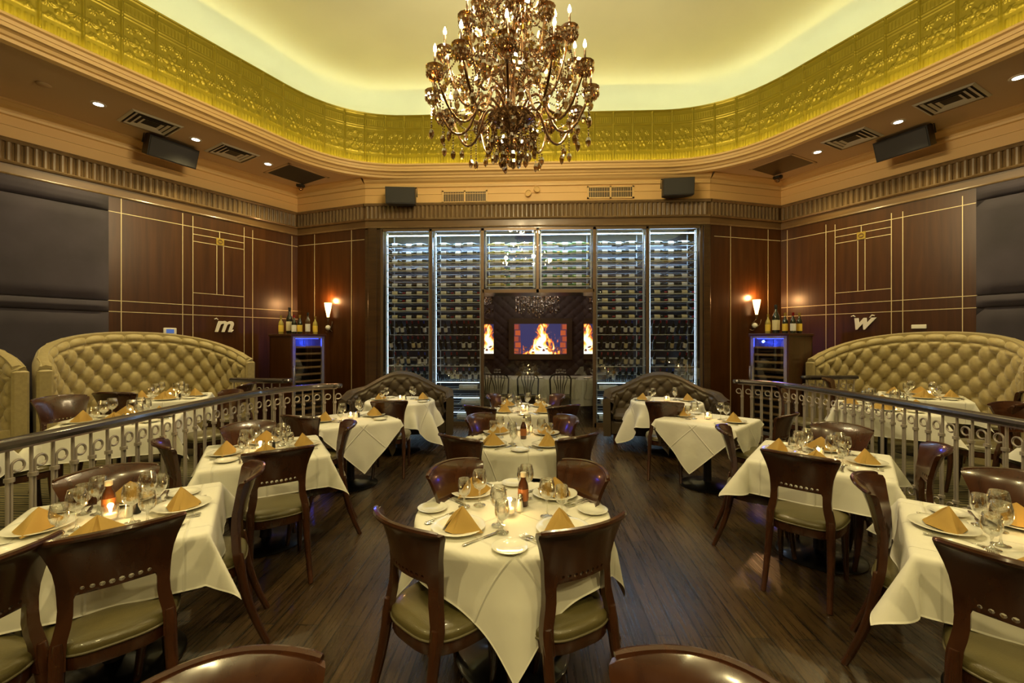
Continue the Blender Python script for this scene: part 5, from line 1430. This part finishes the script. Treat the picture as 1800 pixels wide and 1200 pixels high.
# ================================================================== CHANDELIERS
def drop_mesh():
    mb = MB(); mb.lathe([(0, .0), (.010, -.010), (.015, -.028), (.011, -.046), (0, -.062)], 6, cap=False)
    mb.lathe([(0, .018), (.006, .009), (0, 0)], 6, cap=False); mb.v = [(x*1.5, y*1.5, z*1.35) for x, y, z in mb.v]; return mb
def chandelier(x, y, zb, sc, label, full=True, mats=('smoke', 'crystal')):
    t = thing('chandelier', label, 'chandelier', (x, y, zb)); rn = random.Random(8)
    def Sx(p): return tuple(q*sc for q in p)
    lz = lambda pr: [(r*sc, z*sc) for r, z in pr]
    mb = MB()
    mb.lathe(lz([(0, .26), (.03, .27), (.06, .31), (.10, .34), (.17, .375), (.18, .40), (.15, .42), (.06, .44), (.035, .50), (.03, .62), (.045, .70), (.03, .76), (.025, .80), (.07, .84), (.10, .88), (.105, .93), (.06, .97), (.03, 1.0),
        (.028, 1.12), (.05, 1.18), (.028, 1.24), (.03, 1.30), (.09, 1.34), (.10, 1.38), (.05, 1.42), (.025, 1.48), (.022, 1.75), (.05, 1.80), (.02, 1.86), (.012, 1.95)] if full else
        [(0, .2), (.08, .24), (.12, .27), (.05, .30), (.02, .34), (.02, .60), (.05, .64), (.01, .7)]), 20); mb.obj('stem', mats[0], t, smooth=True, ang=60)
    drops = []; chains = MB()
    def bead_line(p, q, sag, step=.021, r=.0078):
        p, q = Vector(p), Vector(q); L = (q-p).length+sag; n = max(3, int(L/step))
        for i in range(n+1):
            k = i/n; c = p.lerp(q, k) - Vector((0, 0, sag*4*k*(1-k)))
            c = c*sc; rr = r*sc; vs = [c+Vector(v)*rr for v in ((1, 0, 0), (-1, 0, 0), (0, 1, 0), (0, -1, 0), (0, 0, 1.3), (0, 0, -1.3))]
            chains.add(vs, [(0, 2, 4), (2, 1, 4), (1, 3, 4), (3, 0, 4), (2, 0, 5), (1, 2, 5), (3, 1, 5), (0, 3, 5)])
    tiers = [(12, .56, .42, .52, 0.0, .62), (8, .50, .60, .86, .2, .9), (8, .335, .90, 1.06, .1, 1.2), (6, .25, 1.34, 1.46, .3, 1.6)] if full else [(10, .46, .28, .36, 0, .5)]
    if full: tiers[0] = (12, .60, .42, .60, 0.0, .62)
    proto = {}
    for ti, (n, R, z0, z1, ph, zc) in enumerate(tiers):
        # arm: leaves the bowl, dips, and swings up to the cup
        am = MB(); pts = []
        for k in range(17):
            u = k/16; r = .06 + (R-.06)*(u**.9); 
            z = z0 + .10*sin(pi*min(1, u*2.2)) *(1 if u < .45 else 0) - (.15 if ti < 3 else .08)*sin(pi*max(0, (u-.30)/.70))**1.0*(1 if u > .30 else 0) + (z1-z0)*max(0, (u-.45)/.55)**2.2
            pts.append(Sx((r, 0, z)))
        am.tube(pts, .0105*sc, 7)
        cup = MB(); e = (R, 0, z1)
        cup.lathe([(r*sc, z*sc) for r, z in ((.008, -.02), (.02, -.01), (.058, .0), (.066, .014), (.050, .026), (.015, .022), (.012, .05), (.010, .052))], 12, Sx(e))
        for q in range(22):
            a = 2*pi*q/11; e2 = .055 if q < 11 else .035; c = (R+e2*cos(a), e2*sin(a), z1-.005-(.02 if q > 10 else 0)); dm = MB(); dm.lathe([(0, 0), (.010*sc, -.014*sc), (.012*sc, -.030*sc), (0, -.058*sc)], 5, Sx(c), cap=False); cup.add(dm.v, dm.f)
        can = MB(); can.lathe([(r*sc, z*sc) for r, z in ((.008, .05), (.0085, .12))], 8, Sx(e))
        bl = MB(); bl.lathe([(r*sc, z*sc) for r, z in ((0, .118), (.010, .128), (.0125, .142), (.008, .162), (0, .182))], 8, Sx(e), cap=False)
        for i in range(n):
            a = ph + 2*pi*i/n
            if i == 0:
                o = am.obj('arm', mats[0], t, smooth=True); c1 = cup.obj('drip_cup', mats[1], o, smooth=False); c2 = can.obj('candle_sleeve', 'bronze', o, smooth=True); c3 = bl.obj('bulb', 'bulb' if full else 'bulb_dim', o, smooth=True); pr = (o, c1, c2, c3)
                o.rotation_euler.z = a
            else:
                o = pr[0].copy(); C.objects.link(o); o.rotation_euler.z = a
                for c in pr[1:]: d = c.copy(); C.objects.link(d); d.parent = o
            ex, ey = R*cos(a), R*sin(a); a2 = a+2*pi/n; fx, fy = R*cos(a2), R*sin(a2)
            bead_line((ex, ey, z1-.01), (fx, fy, z1-.01), .07)
            bead_line((ex*.95, ey*.95, z1), (.05*cos(a), .05*sin(a), zc+.12), .06); bead_line((ex*.9, ey*.9, z1-.02), (.10*cos(a+.3), .10*sin(a+.3), z1+.18), .12)
            for q_ in range(5): w_ = rn.uniform(.3, .95); a_ = a+rn.uniform(-.25, .25); drops.append((R*w_*cos(a_), R*w_*sin(a_), z1-.12+.25*(1-w_)+rn.uniform(-.06, .06)))
            drops.append((ex, ey, z1-.07-rn.uniform(0, .03))); drops.append((R*.80*cos(a), R*.80*sin(a), z1-.20 if ti else .30+rn.uniform(-.03, .03)))
            m_ = ((ex+fx)/2, (ey+fy)/2, z1-.10); drops.append(m_)
            if ti == 0:
                for rr_, dz in ((.86, .20), (1.0, .16)):
                    p = (R*rr_*cos(a+.15), R*rr_*sin(a+.15)); bead_line((*p, z1-.10), (*p, z1-.10-dz-rn.uniform(0, .06)), 0); 
                    drops.append((*p, z1-.11-dz-.04))
    # fringe under the bowl
    for rr_, n, zl_, zt_ in ((.18, 14, .12, .39), (.12, 10, .06, .35), (.06, 7, .03, .31), (.0, 1, .0, .27)) if full else ((.30, 14, .10, .28), (.22, 12, .02, .25), (.12, 9, -.08, .22), (.04, 4, -.14, .2)):
        for i in range(n):
            a = 2*pi*i/n + rr_*9; zz = zl_ + rn.uniform(0, .06)+.06; bead_line((rr_*cos(a), rr_*sin(a), zt_), (rr_*cos(a), rr_*sin(a), zz), 0); drops.append((rr_*cos(a), rr_*sin(a), zz-.015))
            if full: drops.append((rr_*1.05*cos(a+.1), rr_*1.05*sin(a+.1), zz+.10))
    # clustered pendants round the stem
    if full:
        for zz, rr_, n in ((.90, .13, 10), (.82, .10, 8), (1.36, .14, 12), (1.28, .12, 10), (1.18, .07, 7), (1.46, .10, 8), (.70, .08, 6)):
            for i in range(n): a = 2*pi*i/n+zz*3; drops.append((rr_*cos(a), rr_*sin(a), zz))
    drops.sort(key=lambda p: p[1]); keep = drops[:96]; rest = drops[96:]
    base = None; dm = drop_mesh(); dm.v = [(x*sc, y*sc, z*sc) for x, y, z in dm.v]
    for p in keep:
        if base is None: base = dm.obj('pendant', mats[1], t); o = base
        else: o = base.copy(); C.objects.link(o); o.parent = t
        o.location = Sx(p); o.rotation_euler.z = rn.uniform(0, 6)
    if rest:
        rs = MB()
        for p in rest:
            k, q = cos(p[0]*9), sin(p[0]*9); rs.add([(v[0]*k-v[1]*q+p[0]*sc, v[0]*q+v[1]*k+p[1]*sc, v[2]+p[2]*sc) for v in dm.v], dm.f)
        tag(rs.obj('pendant_cluster', mats[1], t), kind='stuff')
    tag(chains.obj('bead_chain', mats[1], t), kind='stuff')
    return t
M['bulb_dim'] = emis('bulb_dim', (1, .72, .4), 6)
cx_, cy_ = c2r(-.005, 3.5)
ch = chandelier(cx_, cy_, 2.90, 1.05, 'huge smoky crystal chandelier hanging over the middle of the dining room', True)
mb = MB(); mb.tube([(0, 0, 1.95*1.05), (0, 0, 6.5-2.9)], .008, 6); mb.lathe([(.09, 6.5-2.9), (.08, 6.45-2.9), (0, 6.42-2.9)], 16); mb.obj('hanging_rod', 'bronze', ch)
for k in range(5):
    a = 2*pi*k/5; point('chandelier_bulb_light', (cx_+.66*cos(a), cy_+.66*sin(a), 3.75), L_CHAN*.5, (1, .78, .42), .05)
    point('chandelier_bulb_light', (cx_+.42*cos(a+.6), cy_+.42*sin(a+.6), 4.6), L_CHAN, (1, .80, .45), .05)
xx, yy = c2r(45/770*9.3, 9.3)
ch2 = chandelier(xx, yy, 2.18, 1.0, 'small crystal chandelier behind the glass in the private room', False, ('silver', 'crystal'))
mb = MB(); mb.tube([(0, 0, .68), (0, 0, 1.02)], .006, 6); mb.obj('hanging_rod', 'bronze', ch2)
# prototypes that were never placed
for p in [CH, TR, TQ, CAN, SALT, PEP, SAU, SC, PLATE, BREAD, NAP, FORK, KNIFE, WINE, GOB] + kinds + list(BT.values()):
    if p.name not in USED:
        for c in [c for c in bpy.data.objects if c.parent == p]: bpy.data.objects.remove(c)
        bpy.data.objects.remove(p)

# everything above was measured against a camera height of 1.55; bring the whole place to true size
G = 1/K
for o in list(bpy.data.objects):
    if o.parent is None:
        o.location = o.location*G
        if o.type in ('MESH', 'EMPTY'): o.scale = o.scale*G
        elif o.type == 'LIGHT':
            o.data.energy *= G*G
            if o.data.type == 'AREA': o.data.size *= G
            else: o.data.shadow_soft_size *= G
